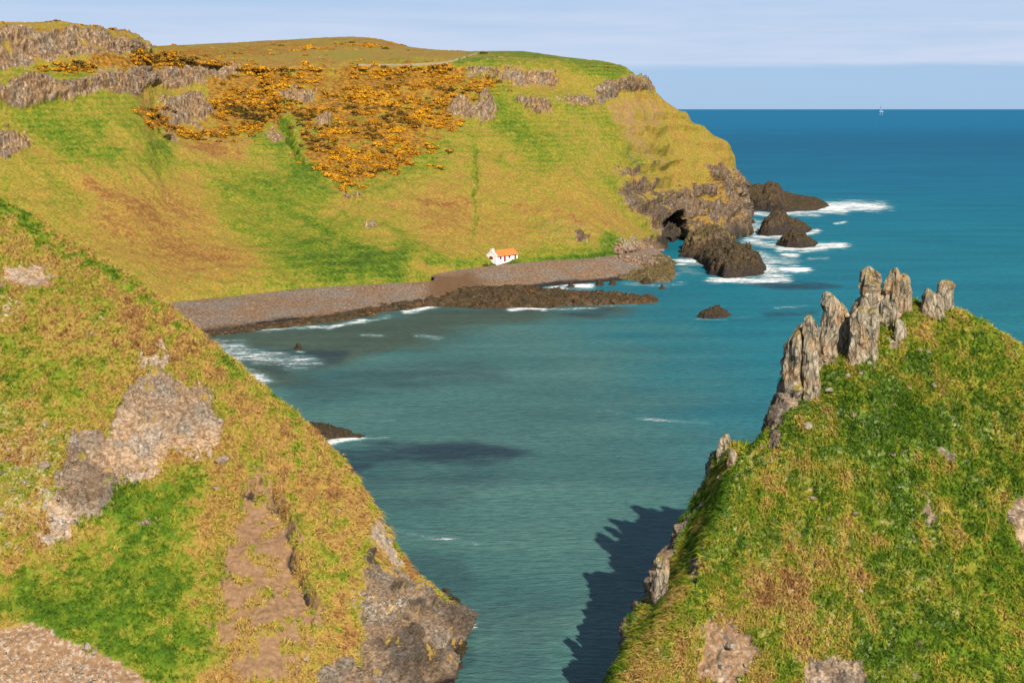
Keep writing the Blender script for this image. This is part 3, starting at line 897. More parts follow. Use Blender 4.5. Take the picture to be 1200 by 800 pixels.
pale = np.maximum.reduce([scree * 0.5, out3 * 0.6, 0.5 * region(Q, [(0, 480), (60, 490), (70, 620), (0, 640)], 14, nzA, 24),
                          0.75 * region(Q, [(0, 365), (28, 368), (26, 382), (0, 386)], 4, nzB, 5), 0.5 * region(Q, [(0, 300), (36, 300), (50, 328), (0, 335)], 5, nzB, 6),
                          0.8 * region(Q, [(410, 705), (470, 700), (470, 725), (440, 740), (415, 725)], 5, nzB, 6), 0.55 * toe3])
wet = np.clip(1.2 - (Vl[:, 2] + (nzA - 0.5) * 3) / 2.2, 0, 1)
lowb = region(Q, [(80, 545), (130, 560), (150, 580), (138, 612), (100, 615), (75, 590)], 10, nzA, 14)
wet = np.maximum(wet, (lowb * 0.22 + out2 * 0.28 * sstep(nzC + 0.6 * (nzA - 0.5), 0.48, 0.62)))
wet = np.maximum(wet, np.maximum(toe, toe2) * (0.45 + 0.35 * sstep(nzA, 0.4, 0.6)))
# relief: tussocks, outcrops, the landslip scar
cx, cyy = Vl[:, 0] + 0.6 * nzA * 4, Vl[:, 1] * 0.8 + Vl[:, 2] * 0.6
cd, cv = cells(cx / 1.15, cyy / 1.15, 3)
tuss = np.clip(1 - cd * 1.25, 0, 1) * (0.4 + cv)
cd2, cv2 = cells(cx / 2.9 + 7, cyy / 2.9, 4)
grass = (1 - rock) * (1 - soil)
calm = 1 - 0.6 * region(Q, [(60, 640), (200, 560), (255, 690), (270, 800), (180, 800), (0, 715)], 12)
disp = grass * calm * (tuss * 0.34 + np.clip(1 - cd2, 0, 1) * 0.42) + (nzA - 0.5) * 1.6 + (nzC - 0.5) * 3.4
rr = fbm(Vl, 0.32, 5, 0.6, ridge=True)
bu, bv = Vl[:, 0] * 0.8 + Vl[:, 1] * 0.35 + nzB * 0.8, Vl[:, 1] * 0.6 + Vl[:, 2] * 0.9 - Vl[:, 0] * 0.3 + nzA * 2
blk1 = cells(bu / 3.4, bv / 1.9, 31)[1]
blk2 = cells(bu / 1.3, bv / 0.8, 37)[1]
bed = np.abs(((Vl[:, 2] * 0.9 + Vl[:, 0] * 0.35 + nzA * 1.2) / 1.1) % 1 - 0.5)
disp += np.maximum.reduce([out1, out2, out3 * 0.7]) * ((rr - 0.55) * 2.4 + (nzA - 0.5) * 5.0 + (nzB - 0.5) * 1.6 + (fbm(Vl, 1.5, 3, 0.6, ridge=True) - 0.6) * 0.9 + (bed - 0.25) * 1.1 + (blk1 - 0.5) * 1.5 + (blk2 - 0.5) * 0.6 + 0.7)
disp += np.maximum(toe, toe2) * ((rr - 0.55) * 1.8 + (nzA - 0.5) * 2.0 + (fbm(Vl, 1.3, 3, 0.6, ridge=True) - 0.6) * 0.7 + (bed - 0.25) * 1.2 + (blk1 - 0.5) * 1.7 + (blk2 - 0.5) * 0.5 + 0.5)
scar = region(Q, [(282, 575), (318, 576), (338, 610), (346, 648), (352, 690), (372, 722), (366, 740), (340, 730), (300, 745), (268, 720), (262, 660), (276, 620)], 2.5, nzA, 8)
disp -= scar * 1.0
lip_shade = stroke(Q0 + (Q - Q0) * 0.25, [(284, 574), (305, 577), (326, 592), (336, 618), (346, 634), (340, 650), (352, 680), (368, 712)], 2.6) * sstep(nzB, 0.36, 0.5)
rim = stroke(Q0 + (Q - Q0) * 0.25, [(290, 569), (312, 572), (332, 588), (343, 616), (353, 634), (348, 650), (360, 680), (376, 712)], 5.0)
disp += rim * 0.7 - lip_shade * 0.9
rock = rock * (0.50 + 0.75 * sstep(fbm(Vl, 0.5, 4, 0.6), 0.28, 0.50))
disp += soil * (nzB - 0.5) * 0.5
disp *= 0.25 + 0.75 * sstep(np.abs(np.repeat(np.arange(nr), nc) - (12 + 130 * 3 + 100 + 34)), 2, 18)
Vl = Vl + Nl * disp[:, None]
rock = np.maximum(rock, lip_shade)
wet = np.maximum(wet, lip_shade)  # shadow under the scar's overhang painted as dark rock
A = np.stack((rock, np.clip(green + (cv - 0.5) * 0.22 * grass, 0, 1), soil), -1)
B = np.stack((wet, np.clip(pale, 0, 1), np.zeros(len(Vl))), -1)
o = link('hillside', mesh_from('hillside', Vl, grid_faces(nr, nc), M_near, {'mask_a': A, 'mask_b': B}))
tag(o, 'steep tussocky slope with a pale outcrop, a landslip scar and a bare rock toe in the sea', 'hillside', kind='structure')
NEARL = Ground(Vl, Nl)
L = dict(V=Vl, N=Nl, Q=image_px(Vl), grass=grass * (1 - scree), green=A[:, 1])

# ------------------------------------------------------------------ near hill on the right, with its craggy crest
def cl_(*p):
    return [np.array(q, float) for q in p]


cols = []
def hillcol(pts):
    cols.append([P(*q) if len(q) == 3 else np.array(q[:3]) for q in pts])


# rows: below frame, 800, 700, 600, 520, 450, crest, just behind the crest, far back foot
hillcol([(1560, 930, 108), (1560, 815, 117), (1540, 715, 124), (1520, 615, 131), (1500, 560, 136), (1480, 530, 140), (1460, 505, 144), (1470, 530, 152), (1520, 640, 190)])
hillcol([(1330, 930, 105), (1330, 808, 114), (1325, 705, 121), (1318, 605, 129), (1310, 535, 135), (1300, 490, 140), (1290, 458, 146), (1300, 485, 153), (1350, 600, 195)])
hillcol([(1205, 930, 104), (1205, 800, 113), (1205, 700, 120), (1205, 600, 128), (1204, 520, 135), (1202, 458, 142), (1200, 412, 149), (1206, 440, 157), (1240, 570, 200)])
hillcol([(1110, 930, 103), (1110, 800, 112), (1112, 700, 119.5), (1114, 600, 127.5), (1120, 520, 134.5), (1126, 445, 142), (1128, 366, 152), (1132, 395, 159), (1160, 560, 200)])
hillcol([(1040, 930, 102.5), (1040, 800, 111.5), (1042, 700, 119), (1044, 600, 127), (1050, 520, 134), (1060, 440, 142), (1070, 359, 151), (1068, 385, 157), (1090, 560, 195)])
hillcol([(970, 930, 102.5), (970, 800, 111.5), (972, 700, 119), (975, 600, 127), (985, 520, 133.5), (1000, 445, 141), (1014, 372, 149.5), (1012, 392, 155), (1040, 570, 185)])
hillcol([(905, 930, 103), (905, 800, 112), (908, 700, 119.5), (915, 605, 127.5), (935, 525, 134), (950, 462, 140.5), (968, 395, 147.5), (966, 420, 152), (985, 590, 176)])
hillcol([(840, 930, 104), (842, 800, 113), (850, 705, 120.5), (868, 615, 128), (893, 535, 134), (918, 474, 140), (928, 448, 144), (928, 470, 147.5), (940, 620, 166)])
hillcol([(775, 930, 105.5), (778, 802, 114.5), (806, 700, 122), (838, 615, 129), (868, 533, 135), (899, 520, 139.5), (912, 490, 143), (913, 505, 146.5), (918, 640, 160)])
hillcol([(715, 930, 108), (724, 800, 118), (771, 712, 127.5), (815, 622, 134.5), (851, 531, 138.5), (893, 524, 141), (903, 515, 144), (904, 535, 146), (905, 650, 156)])
hillcol([(702, 935, 112), (716, 806, 122.5), (765, 690, 132.5), (802, 596, 139.5), (845, 533, 142), (886, 545, 143), (898, 540, 145), (899, 560, 147), (900, 660, 155)])
def down(p, dx, dy, z):
    return (p[0] + dx, p[1] + dy, z, 0)
pv = cols[-1]
cols.append([np.array((p_[0] + (0.4 if i > 1 else 0.2), p_[1] + 0.8, p_[2] * 0.55 - 0.5)) for i, p_ in enumerate(pv)])
cols.append([np.array((p_[0] + (1.2 if i > 1 else 0.6), p_[1] + 1.8, -4.0)) for i, p_ in enumerate(pv)])
G = np.array(cols).transpose(1, 0, 2)
V = loft(G, [70, 90, 92, 80, 70, 74, 26, 30], [60, 70, 84, 66, 66, 62, 62, 62, 40, 40, 40, 40])
N = normals(V)
nr, nc = V.shape[:2]
if N[nr // 3, nc // 3, 2] < 0:
    N = -N
NCR = nc
Vr, Nr = V.reshape(-1, 3).copy(), N.reshape(-1, 3)
ci = np.tile(np.arange(nc), nr)
Q0 = image_px(Vr)
Q = ragged(Vr, Q0, 16, 20, 0.12, 0.7)
nzA, nzB, nzC = fbm(Vr, 0.2, 4), fbm(Vr, 0.7, 4), fbm(Vr, 0.05, 3)
CE = 60 + 70 + 84 + 66 + 66 + 62 + 62 + 62 + 40                 # column index of the sharp edge
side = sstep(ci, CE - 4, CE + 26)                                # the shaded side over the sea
cliff = sstep(ci, CE + 50, CE + 66)
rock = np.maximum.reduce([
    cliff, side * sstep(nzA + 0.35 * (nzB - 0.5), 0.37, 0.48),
    region(Q, [(898, 525), (903, 480), (925, 448), (945, 452), (940, 470), (918, 490), (912, 525)], 3, nzB, 6),
    region(Q, [(764, 690), (768, 650), (786, 646), (784, 690), (770, 712)], 3, nzB, 5),
    region(Q, [(812, 690), (812, 650), (824, 640), (822, 668)], 2, nzB, 3),
    region(Q, [(945, 800), (950, 775), (985, 765), (1015, 770), (1020, 810), (950, 830)], 3, nzB, 9),
    0.40 * region(Q, [(838, 735), (856, 735), (868, 760), (890, 780), (860, 800), (815, 790), (832, 765)], 3, nzB, 10),
    0.9 * region(Q, [(1182, 600), (1210, 570), (1210, 650), (1195, 640)], 3, nzB, 8),
    0.8 * region(Q, [(1092, 515), (1118, 535), (1112, 548), (1096, 530)], 3, nzB, 6),
    0.8 * region(Q, [(1080, 585), (1096, 600), (1092, 625), (1084, 615)], 2, nzB, 6),
    region(Q, [(935, 455), (950, 400), (985, 362), (1010, 330), (1060, 345), (1060, 376), (1030, 380), (1020, 410), (985, 412), (960, 440)], 3, nzB, 7) * 0.95,
    0.75 * region(Q, [(1040, 395), (1056, 395), (1062, 410), (1048, 412)], 2, nzB, 4)])
specks = (fbm(Vr, 0.9, 2) > 0.72) & (fbm(Vr, 0.13, 2) > 0.48)
rock = np.maximum(rock, specks * 0.45)
soil = np.maximum(0.95 * region(Q, [(830, 730), (866, 735), (890, 770), (860, 800), (810, 790)], 6, nzA, 12), 0.8 * region(Q, [(1178, 590), (1215, 570), (1215, 670)], 5, nzA, 8))
green = 0.585 + 0.55 * (nzA - 0.5) + 0.20 * (nzC - 0.5) + 0.10 * sstep(Q[:, 1], 700, 400)
green += 0.10 * sstep(Q[:, 0], 850, 1100) * sstep(Q[:, 1], 380, 560)
green -= 0.18 * region(Q, [(760, 720), (960, 640), (960, 800), (760, 800)], 20, nzA, 40)
green += 0.20 * stroke(Q, [(850, 560), (838, 640), (800, 720), (760, 770)], 16, nzA, 10)
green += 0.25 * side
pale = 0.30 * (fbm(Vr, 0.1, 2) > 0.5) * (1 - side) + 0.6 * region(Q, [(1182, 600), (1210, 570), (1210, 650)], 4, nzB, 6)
wet = np.maximum(np.clip(1.2 - (Vr[:, 2] + (nzA - 0.5) * 3) / 3.0, 0, 1), np.maximum(0.55 * sstep(nzB, 0.42, 0.58), 0.6 * side))  # seaward side's shade also painted into the rock colour
wet = np.maximum(wet, 0.75 * region(Q, [(896, 525), (900, 480), (912, 458), (925, 470), (915, 525)], 3, nzB, 4))
cx, cyy = Vr[:, 0] + 2.2 * nzA, Vr[:, 1] * 0.78 + Vr[:, 2] * 0.63
cd, cv = cells(cx / 0.9, cyy / 0.9, 8)
cd2, cv2 = cells(cx / 2.4, cyy / 2.4, 12)
tuss = np.clip(1 - cd * 1.25, 0, 1) * (0.4 + cv)
grass = np.clip((1 - rock) * (1 - soil), 0, 1)
rr = fbm(Vr * np.array((1, 1, 0.35)), 0.5, 5, 0.6, ridge=True)
disp = grass * (tuss * 0.30 + np.clip(1 - cd2, 0, 1) * 0.36) * (1 - 0.5 * side) + (nzA - 0.5) * 1.4 + (nzC - 0.5) * 2.0
disp += rock * ((rr - 0.55) * 2.2 + (nzB - 0.5) * 1.2) * (1 - 0.3 * specks) + side * ((nzA - 0.5) * 2.2 + (fbm(Vr * np.array((1, 1, 0.4)), 0.45, 3, 0.6, ridge=True) - 0.6) * 1.8)
Vr = Vr + Nr * disp[:, None]
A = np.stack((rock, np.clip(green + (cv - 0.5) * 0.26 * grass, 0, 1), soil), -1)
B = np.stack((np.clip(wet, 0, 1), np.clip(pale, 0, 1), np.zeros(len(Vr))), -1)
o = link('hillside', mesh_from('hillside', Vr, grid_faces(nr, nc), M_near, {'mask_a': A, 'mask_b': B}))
tag(o, 'bright green tussocky hill with a jagged basalt crest dropping steeply to the sea', 'hillside', kind='structure')
NEARR = Ground(Vr, Nr)
Rr = dict(V=Vr, N=Nr, Q=image_px(Vr), grass=grass, green=A[:, 1])

# ------------------------------------------------------------------ sea
def spaced(lo, hi, step, far, grow=1.28):
    c = list(np.arange(lo, hi + step, step))
    s = step
    while c[-1] < far:
        s *= grow
        c.append(c[-1] + s)
    return c


xs = spaced(-40, 330, 1.0, 90000)
xn = [-40.0]
s = 0.7
for _ in range(150):
    xn.append(xn[-1] - s)
s = 1.0
while xn[-1] > -90000:
    s *= 1.28
    xn.append(xn[-1] - s)
xs = np.array(xn[::-1][:-1] + xs)
ys = [118.0]
while ys[-1] < 1000:
    ys.append(ys[-1] + 0.45 + 0.0021 * (ys[-1] - 118))
s = 3
while ys[-1] < 120000:
    s *= 1.22
    ys.append(ys[-1] + s)
yb = [118.0]
s = 1.0
while yb[-1] > -3000:
    s *= 1.5
    yb.append(yb[-1] - s)
ys = np.array(yb[::-1][:-1] + ys)
X, Y = np.meshgrid(xs, ys)
Vs = np.column_stack((X.ravel(), Y.ravel(), np.zeros(X.size)))
Qs = image_px(Vs)
ok = (Vs[:, 1] > 110) & (Qs[:, 0] > -100) & (Qs[:, 0] < 1300)
foam = np.zeros(len(Vs))
weed = np.zeros(len(Vs))
shal = np.zeros(len(Vs))
ki = np.where(ok)[0]
q = Qs[ki]
P3 = Vs[ki]
na, nb = fbm(P3, 0.06, 4), fbm(P3 * np.array((0.5, 1, 1)), 0.25, 3)
# stroke widths are image pixels, with vertical distances stretched
def fs(pts, w, s_=1.0, amp=0.7):
    pts = np.asarray(pts, float)
    sc_ = np.array((1.0, 2.6))
    return s_ * stroke(q * sc_, pts * sc_, w * 1.25, nb, amp * w * 1.3)


f = np.zeros(len(ki))
for pts, w, s_ in (
    ([(972, 242), (998, 241), (1024, 242)], 13, 1.0), ([(965, 246), (985, 246)], 10, 1.0), ([(1000, 241), (1040, 244)], 8, 0.5),
    ([(880, 250), (905, 252), (935, 249), (970, 247)], 6, 0.85), ([(872, 257), (886, 262), (884, 272)], 9, 0.7), ([(930, 250), (955, 252)], 7, 0.7),
    ([(886, 277), (910, 278), (932, 276), (955, 271)], 6, 0.9), ([(880, 282), (905, 287)], 11, 0.8), ([(915, 291), (945, 291.5), (985, 288)], 9, 0.95),
    ([(958, 287), (982, 287)], 7, 0.9), ([(920, 298), (932, 299)], 5, 1.0), ([(888, 298), (905, 305), (925, 308)], 11, 0.7), ([(898, 312), (903, 320)], 15, 0.9),
    ([(918, 315), (943, 316)], 8, 1.1), ([(838, 328), (870, 328), (920, 328)], 9, 0.95), ([(898, 322), (915, 324)], 9, 0.8), ([(798, 306), (824, 306)], 9, 1.0),
    ([(800, 316), (815, 320)], 9, 0.45), ([(950, 303), (970, 303)], 4, 0.5), ([(980, 262), (990, 260)], 3, 0.8), ([(760, 274), (774, 275)], 5, 0.7),
    ([(648, 333), (668, 334), (690, 336)], 7, 1.0), ([(650, 336), (656, 337)], 9, 1.0), ([(735, 332), (765, 334)], 6, 0.45), ([(775, 335), (798, 332)], 7, 0.4), ([(786, 325), (800, 318)], 7, 0.4),
    ([(600, 362), (620, 361), (636, 363)], 5, 1.0), ([(625, 359), (632, 359)], 4, 0.9), ([(640, 362.5), (700, 361)], 3, 0.6), ([(700, 359), (745, 357)], 3, 0.4),
    ([(475, 365), (492, 362), (508, 358)], 6, 1.0), ([(505, 358), (515, 358)], 4, 0.7), ([(300, 387), (345, 384), (380, 383)], 5, 0.75), ([(385, 384), (405, 379), (425, 376)], 5, 0.8), ([(425, 378), (455, 371)], 4, 0.5),
    ([(255, 408), (290, 415), (330, 420), (352, 424)], 22, 0.66), ([(280, 405), (262, 415), (290, 440)], 15, 0.7), ([(295, 440), (306, 446)], 10, 0.9), ([(300, 425), (345, 418)], 16, 0.5),
    ([(425, 392), (447, 393)], 4, 0.55), ([(490, 393), (515, 396)], 6, 0.45), ([(350, 412), (355, 413)], 4, 0.8),
    ([(388, 519), (402, 515), (418, 513)], 9, 1.0), ([(420, 514), (455, 513)], 4, 0.55), ([(440, 470), (560, 465)], 5, 0.22),
    ([(452, 619), (480, 625), (520, 632), (565, 638)], 6, 0.42), ([(560, 628), (600, 626)], 7, 0.25), ([(748, 490), (800, 494), (830, 496)], 5, 0.5), ([(690, 478), (750, 488)], 6, 0.25),
    ([(910, 360), (945, 358)], 4, 0.45), ([(545, 715), (546, 735)], 6, 0.8), ([(551, 735), (556, 736)], 4, 1.0), ([(532, 702), (540, 705)], 4, 0.5),
    ([(445, 494), (460, 493)], 3, 0.35), ([(860, 372), (880, 371)], 3, 0.3), ([(870, 400), (880, 402)], 3, 0.3), ([(815, 374), (850, 375)], 2.5, 0.5), ([(578, 620), (640, 630)], 12, 0.15)):
    f = np.maximum(f, fs(pts, w, s_))
foam[ki] = f
w_ = np.zeros(len(ki))
for poly, soft, amp, s_ in (
    ([(250, 400), (345, 408), (420, 405), (400, 425), (330, 440), (290, 425)], 8, 12, 0.7), ([(330, 450), (430, 425), (560, 428), (600, 445), (480, 460), (360, 480)], 12, 14, 0.42),
    ([(380, 520), (450, 512), (560, 515), (620, 530), (560, 545), (440, 545), (400, 560)], 10, 12, 0.85), ([(400, 560), (520, 545), (600, 555), (520, 600), (430, 600)], 18, 18, 0.4),
    ([(860, 332), (930, 330), (985, 336), (930, 340)], 4, 5, 0.9), ([(890, 366), (960, 362), (960, 370), (900, 372)], 4, 5, 0.6), ([(640, 366), (720, 362), (700, 372)], 3, 4, 0.6),
    ([(515, 690), (545, 690), (562, 735), (556, 780), (530, 800)], 8, 6, 0.6), ([(460, 640), (540, 650), (560, 690), (500, 690)], 16, 14, 0.35), ([(540, 700), (680, 700), (620, 810), (520, 810)], 30, 20, 0.3)):
    w_ = np.maximum(w_, s_ * region(q * np.array((1, 1.6)), np.array(poly) * np.array((1, 1.6)), soft, na, amp))
weed[ki] = w_
s1 = region(q, [(200, 420), (230, 385), (400, 370), (520, 355), (700, 352), (760, 352), (720, 362), (600, 378), (480, 408), (330, 450), (240, 440)], 10, na, 16)
shal[ki] = s1
bay = np.zeros(len(Vs))
bay[ki] = sstep(q[:, 0] + (q[:, 1] - 400) * -0.9 + 150 * (na - 0.5), 900, 560) * sstep(q[:, 1], 300, 380)
A = np.stack((foam, weed, shal), -1)
B = np.stack((bay, np.zeros(len(Vs)), np.zeros(len(Vs))), -1)
M_sea, t, p = material('sea_water')
pos = t.new('ShaderNodeNewGeometry').outputs['Position']
sp_ = t.new('ShaderNodeSeparateXYZ')
t.l.new(pos, sp_.inputs[0])
a = t.new('ShaderNodeAttribute', attribute_name='mask_a')
b = t.new('ShaderNodeAttribute', attribute_name='mask_b')
sa, sb = t.new('ShaderNodeSeparateColor'), t.new('ShaderNodeSeparateColor')
t.l.new(a.outputs['Color'], sa.inputs[0])
t.l.new(b.outputs['Color'], sb.inputs[0])
fo, we, sh = sa.outputs
# depth of water grows with distance from the coast
ly = t.math('LOGARITHM', t.math('MAXIMUM', sp_.outputs[1], 10.0), 10.0)
big = t.noise(t.scale(pos, (0.0012, 0.006, 1)), 1.0, 4, 0.55, 0.5)
lyn = t.math('ADD', ly, t.math('MULTIPLY', t.math('SUBTRACT', big, 0.5), 0.48))
f0 = t.math('DIVIDE', t.math('SUBTRACT', lyn, 2.2), 1.8, clamp=True)
deep = t.ramp(f0, [(0.0, (0.026, 0.118, 0.134)), (0.18, (0.010, 0.124, 0.160)), (0.36, (0.003, 0.120, 0.180)), (0.50, (0.002, 0.102, 0.184)), (0.66, (0.001, 0.082, 0.165)), (0.85, (0.001, 0.108, 0.222))])
inner = t.mix(t.step(t.noise(t.scale(pos, (0.02, 0.05, 1)), 1.0, 4, 0.55), 0.3, 0.7), (0.044, 0.112, 0.106), (0.064, 0.138, 0.126))
c = t.mix(t.math('MULTIPLY', sb.outputs[0], 0.85), deep, inner)
c = t.mix(t.math('MULTIPLY', sh, 0.8), c, t.mix(t.noise(t.scale(pos, (0.06, 0.14, 1)), 1.0, 4), (0.035, 0.048, 0.034), (0.058, 0.075, 0.052)))
wn_ = t.noise(t.scale(pos, (0.05, 0.12, 1)), 1.0, 5, 0.6)
c = t.mix(t.math('MULTIPLY', we, t.step(wn_, 0.25, 0.6)), c, (0.012, 0.026, 0.045))
wv = t.noise(t.scale(pos, (0.42, 0.95, 1.0), (0, 0, R(-12))), 1.0, 5, 0.6, 0.4)
c = t.mix(1.0, c, t.ramp(wv, [(0.32, (0.76, 0.80, 0.84)), (0.68, (1.26, 1.22, 1.17))]), 'MULTIPLY')
sw = t.noise(t.scale(pos, (0.010, 0.055, 1.0), (0, 0, R(-5))), 1.0, 5, 0.6, 0.5)
c = t.mix(1.0, c, t.ramp(sw, [(0.34, (0.80, 0.84, 0.88)), (0.66, (1.16, 1.13, 1.09))]), 'MULTIPLY')
# foam and the aerated green water round it
fn1 = t.noise(t.scale(pos, (0.38, 0.95, 1)), 1.0, 8, 0.76, 1.2)
fn2 = t.noise(t.scale(pos, (0.14, 0.3, 1)), 1.0, 4, 0.6, 0.5)
fsum = t.math('ADD', fo, t.math('ADD', t.math('MULTIPLY', t.math('SUBTRACT', fn1, 0.5), 3.0), t.math('MULTIPLY', t.math('SUBTRACT', fn2, 0.5), 1.4)))
fm = t.math('MULTIPLY', t.step(fsum, 0.45, 1.05), t.step(fo, 0.03, 0.3))
caps = t.math('MULTIPLY', t.step(t.noise(t.scale(pos, (0.05, 0.16, 1)), 1.0, 6, 0.62), 0.735, 0.77), t.math('MULTIPLY', t.step(sp_.outputs[1], 420, 640), 0.5))
caps = t.math('MULTIPLY', caps, t.step(sp_.outputs[1], 5000, 1500))
fm = t.math('MAXIMUM', fm, caps)
c = t.mix(t.math('MULTIPLY', t.step(fo, 0.05, 0.8), 0.5), c, (0.10, 0.25, 0.26))
c = t.mix(fm, c, (0.74, 0.76, 0.77))
w1 = t.noise(t.scale(pos, (0.28, 0.85, 1), (0, 0, R(-10))), 1.0, 4, 0.6, 0.4)
w2 = t.noise(t.scale(pos, (0.9, 1.9, 1), (0, 0, R(14))), 1.0, 3, 0.6, 0.3)
wh = t.math('ADD', w1, t.math('MULTIPLY', w2, 0.35))
wb = t.bump(t.math('ADD', wh, t.math('MULTIPLY', fm, 0.3)), 0.9, 0.6)
# light scattered back out of the water, under a rough, choppy reflecting surface
t.n.remove(p)
df = t.new('ShaderNodeBsdfDiffuse')
t.l.new(c, df.inputs['Color'])
t.l.new(wb, df.inputs['Normal'])
gl = t.new('ShaderNodeBsdfGlossy')
gl.inputs['Roughness'].default_value = 0.28
t.l.new(wb, gl.inputs['Normal'])
fr = t.new('ShaderNodeFresnel')
fr.inputs['IOR'].default_value = 1.33
t.l.new(wb, fr.inputs['Normal'])
ff = t.math('MULTIPLY', t.math('MINIMUM', t.math('MULTIPLY', fr.outputs[0], 0.6), 0.10), t.math('SUBTRACT', 1.0, fm))
ms = t.new('ShaderNodeMixShader')
t.l.new(ff, ms.inputs[0])
t.l.new(df.outputs[0], ms.inputs[1])
t.l.new(gl.outputs[0], ms.inputs[2])
t.l.new(ms.outputs[0], [n for n in t.n if n.type == 'OUTPUT_MATERIAL'][0].inputs[0])
o = link('sea', mesh_from('sea', Vs, grid_faces(len(ys), len(xs)), M_sea, {'mask_a': A, 'mask_b': B}))
tag(o, 'blue green sea filling the bay and reaching the horizon', 'sea', kind='structure')


# ------------------------------------------------------------------ basalt pillars on the crest
def pillar_mesh(w, h, seed, sides=6, taper=0.8, lean=(0, 0), depth=0.8, cap=0.5, sink=1.2, joints=True):
    rg = np.random.default_rng(seed)
    na_, nz_ = 22, max(8, int((h + sink) / 0.42))
    th = np.linspace(0, 2 * math.pi, na_, endpoint=False)
    off = np.sort(rg.uniform(0, 1, sides) * 0.6 + np.arange(sides)) / sides * 2 * math.pi
    rad = np.full(na_, 9.0)
    for a_ in off:
        apo = 0.84 + 0.16 * rg.random()
        cs = np.cos(th - a_)
        rad = np.minimum(rad, np.where(cs > 0.15, apo / np.maximum(cs, 0.15), 9))
    rad = np.minimum(rad, 1.4)
    zs_ = np.linspace(-sink, h, nz_)
    V_, joint = [], 0.0
    jz = np.cumsum(rg.uniform(0.7, 1.6, 40)) - sink
    jo = rg.uniform(-1, 1, (41, 2)) * 0.035 * w
    for z in zs_:
        f_ = np.clip(z / h, 0, 1)
        s_ = (1 - (1 - taper) * f_ ** 1.3)
        top = max(0, (z - (h - cap * w * 0.5)) / max(cap * w * 0.5, 1e-3))
        s_ *= math.sqrt(max(0.0, 1 - min(top, 1) ** 2.5 * 0.6))
        j = int(np.searchsorted(jz, z)) if joints else 0
        near = np.min(np.abs(jz - z))
        s_ *= 1 - 0.035 * math.exp(-(near / 0.12) ** 2) if joints else 1
        x = np.cos(th) * rad * w * 0.5 * s_ + lean[0] * f_ * h + jo[j, 0]
        y = np.sin(th) * rad * w * 0.5 * depth * s_ + lean[1] * f_ * h + jo[j, 1]
        V_.append(np.column_stack((x, y, np.full(na_, z))))
    V_ = np.array(V_)
    p3 = V_.reshape(-1, 3) + seed * 13.1
    blk = cells((th[None] * rad[None] * w * 0.5 + 0 * zs_[:, None]).ravel() / 0.85, (zs_[:, None] / 1.5 + 0 * th[None]).ravel(), seed)[1]
    n_ = (fbm(p3, 0.6, 3, 0.5) - 0.5) * 0.16 * w + (blk - 0.5) * 0.22 * w + (fbm(p3, 3.0, 3, 0.65) - 0.5) * 0.22 * min(w, 1.5)
    ctr = V_.mean(1, keepdims=True)
    dirs = V_ - ctr
    dirs /= np.maximum(np.linalg.norm(dirs, axis=-1, keepdims=True), 1e-6)
    V_ = V_ + dirs * n_.reshape(nz_, na_, 1)
    # broken, tilted top
    tl = rg.uniform(-1.0, 1.0, 2)
    k_ = np.clip((V_[..., 2] - h * 0.6) / (h * 0.4), 0, 1)
    V_[..., 2] += k_ * ((V_[..., 0] - ctr[-1, 0, 0]) * tl[0] + (V_[..., 1] - ctr[-1, 0, 1]) * tl[1])
    top = V_[-1].mean(0) + np.array((0, 0, 0.12 * w))
    i = np.arange(nz_ * na_).reshape(nz_, na_)
    F_ = np.stack((i[:-1], np.roll(i, -1, 1)[:-1], np.roll(i, -1, 1)[1:], i[1:]), -1).reshape(-1, 4)
    Vv = np.vstack((V_.reshape(-1, 3), top))
    capf = np.stack((i[-1], np.roll(i[-1], -1), np.full(na_, len(Vv) - 1), np.full(na_, len(Vv) - 1)), -1)
    return Vv, F_, capf[:, :3]


def poly_mesh(name, V_, quads, tris, mat, smooth=True):
    me = bpy.data.meshes.new(name)
    me.from_pydata(V_.tolist(), [], quads.tolist() + tris.tolist())
    me.polygons.foreach_set('use_smooth', np.full(len(me.polygons), smooth))
    me.materials.append(mat)
    me.update()
    return me


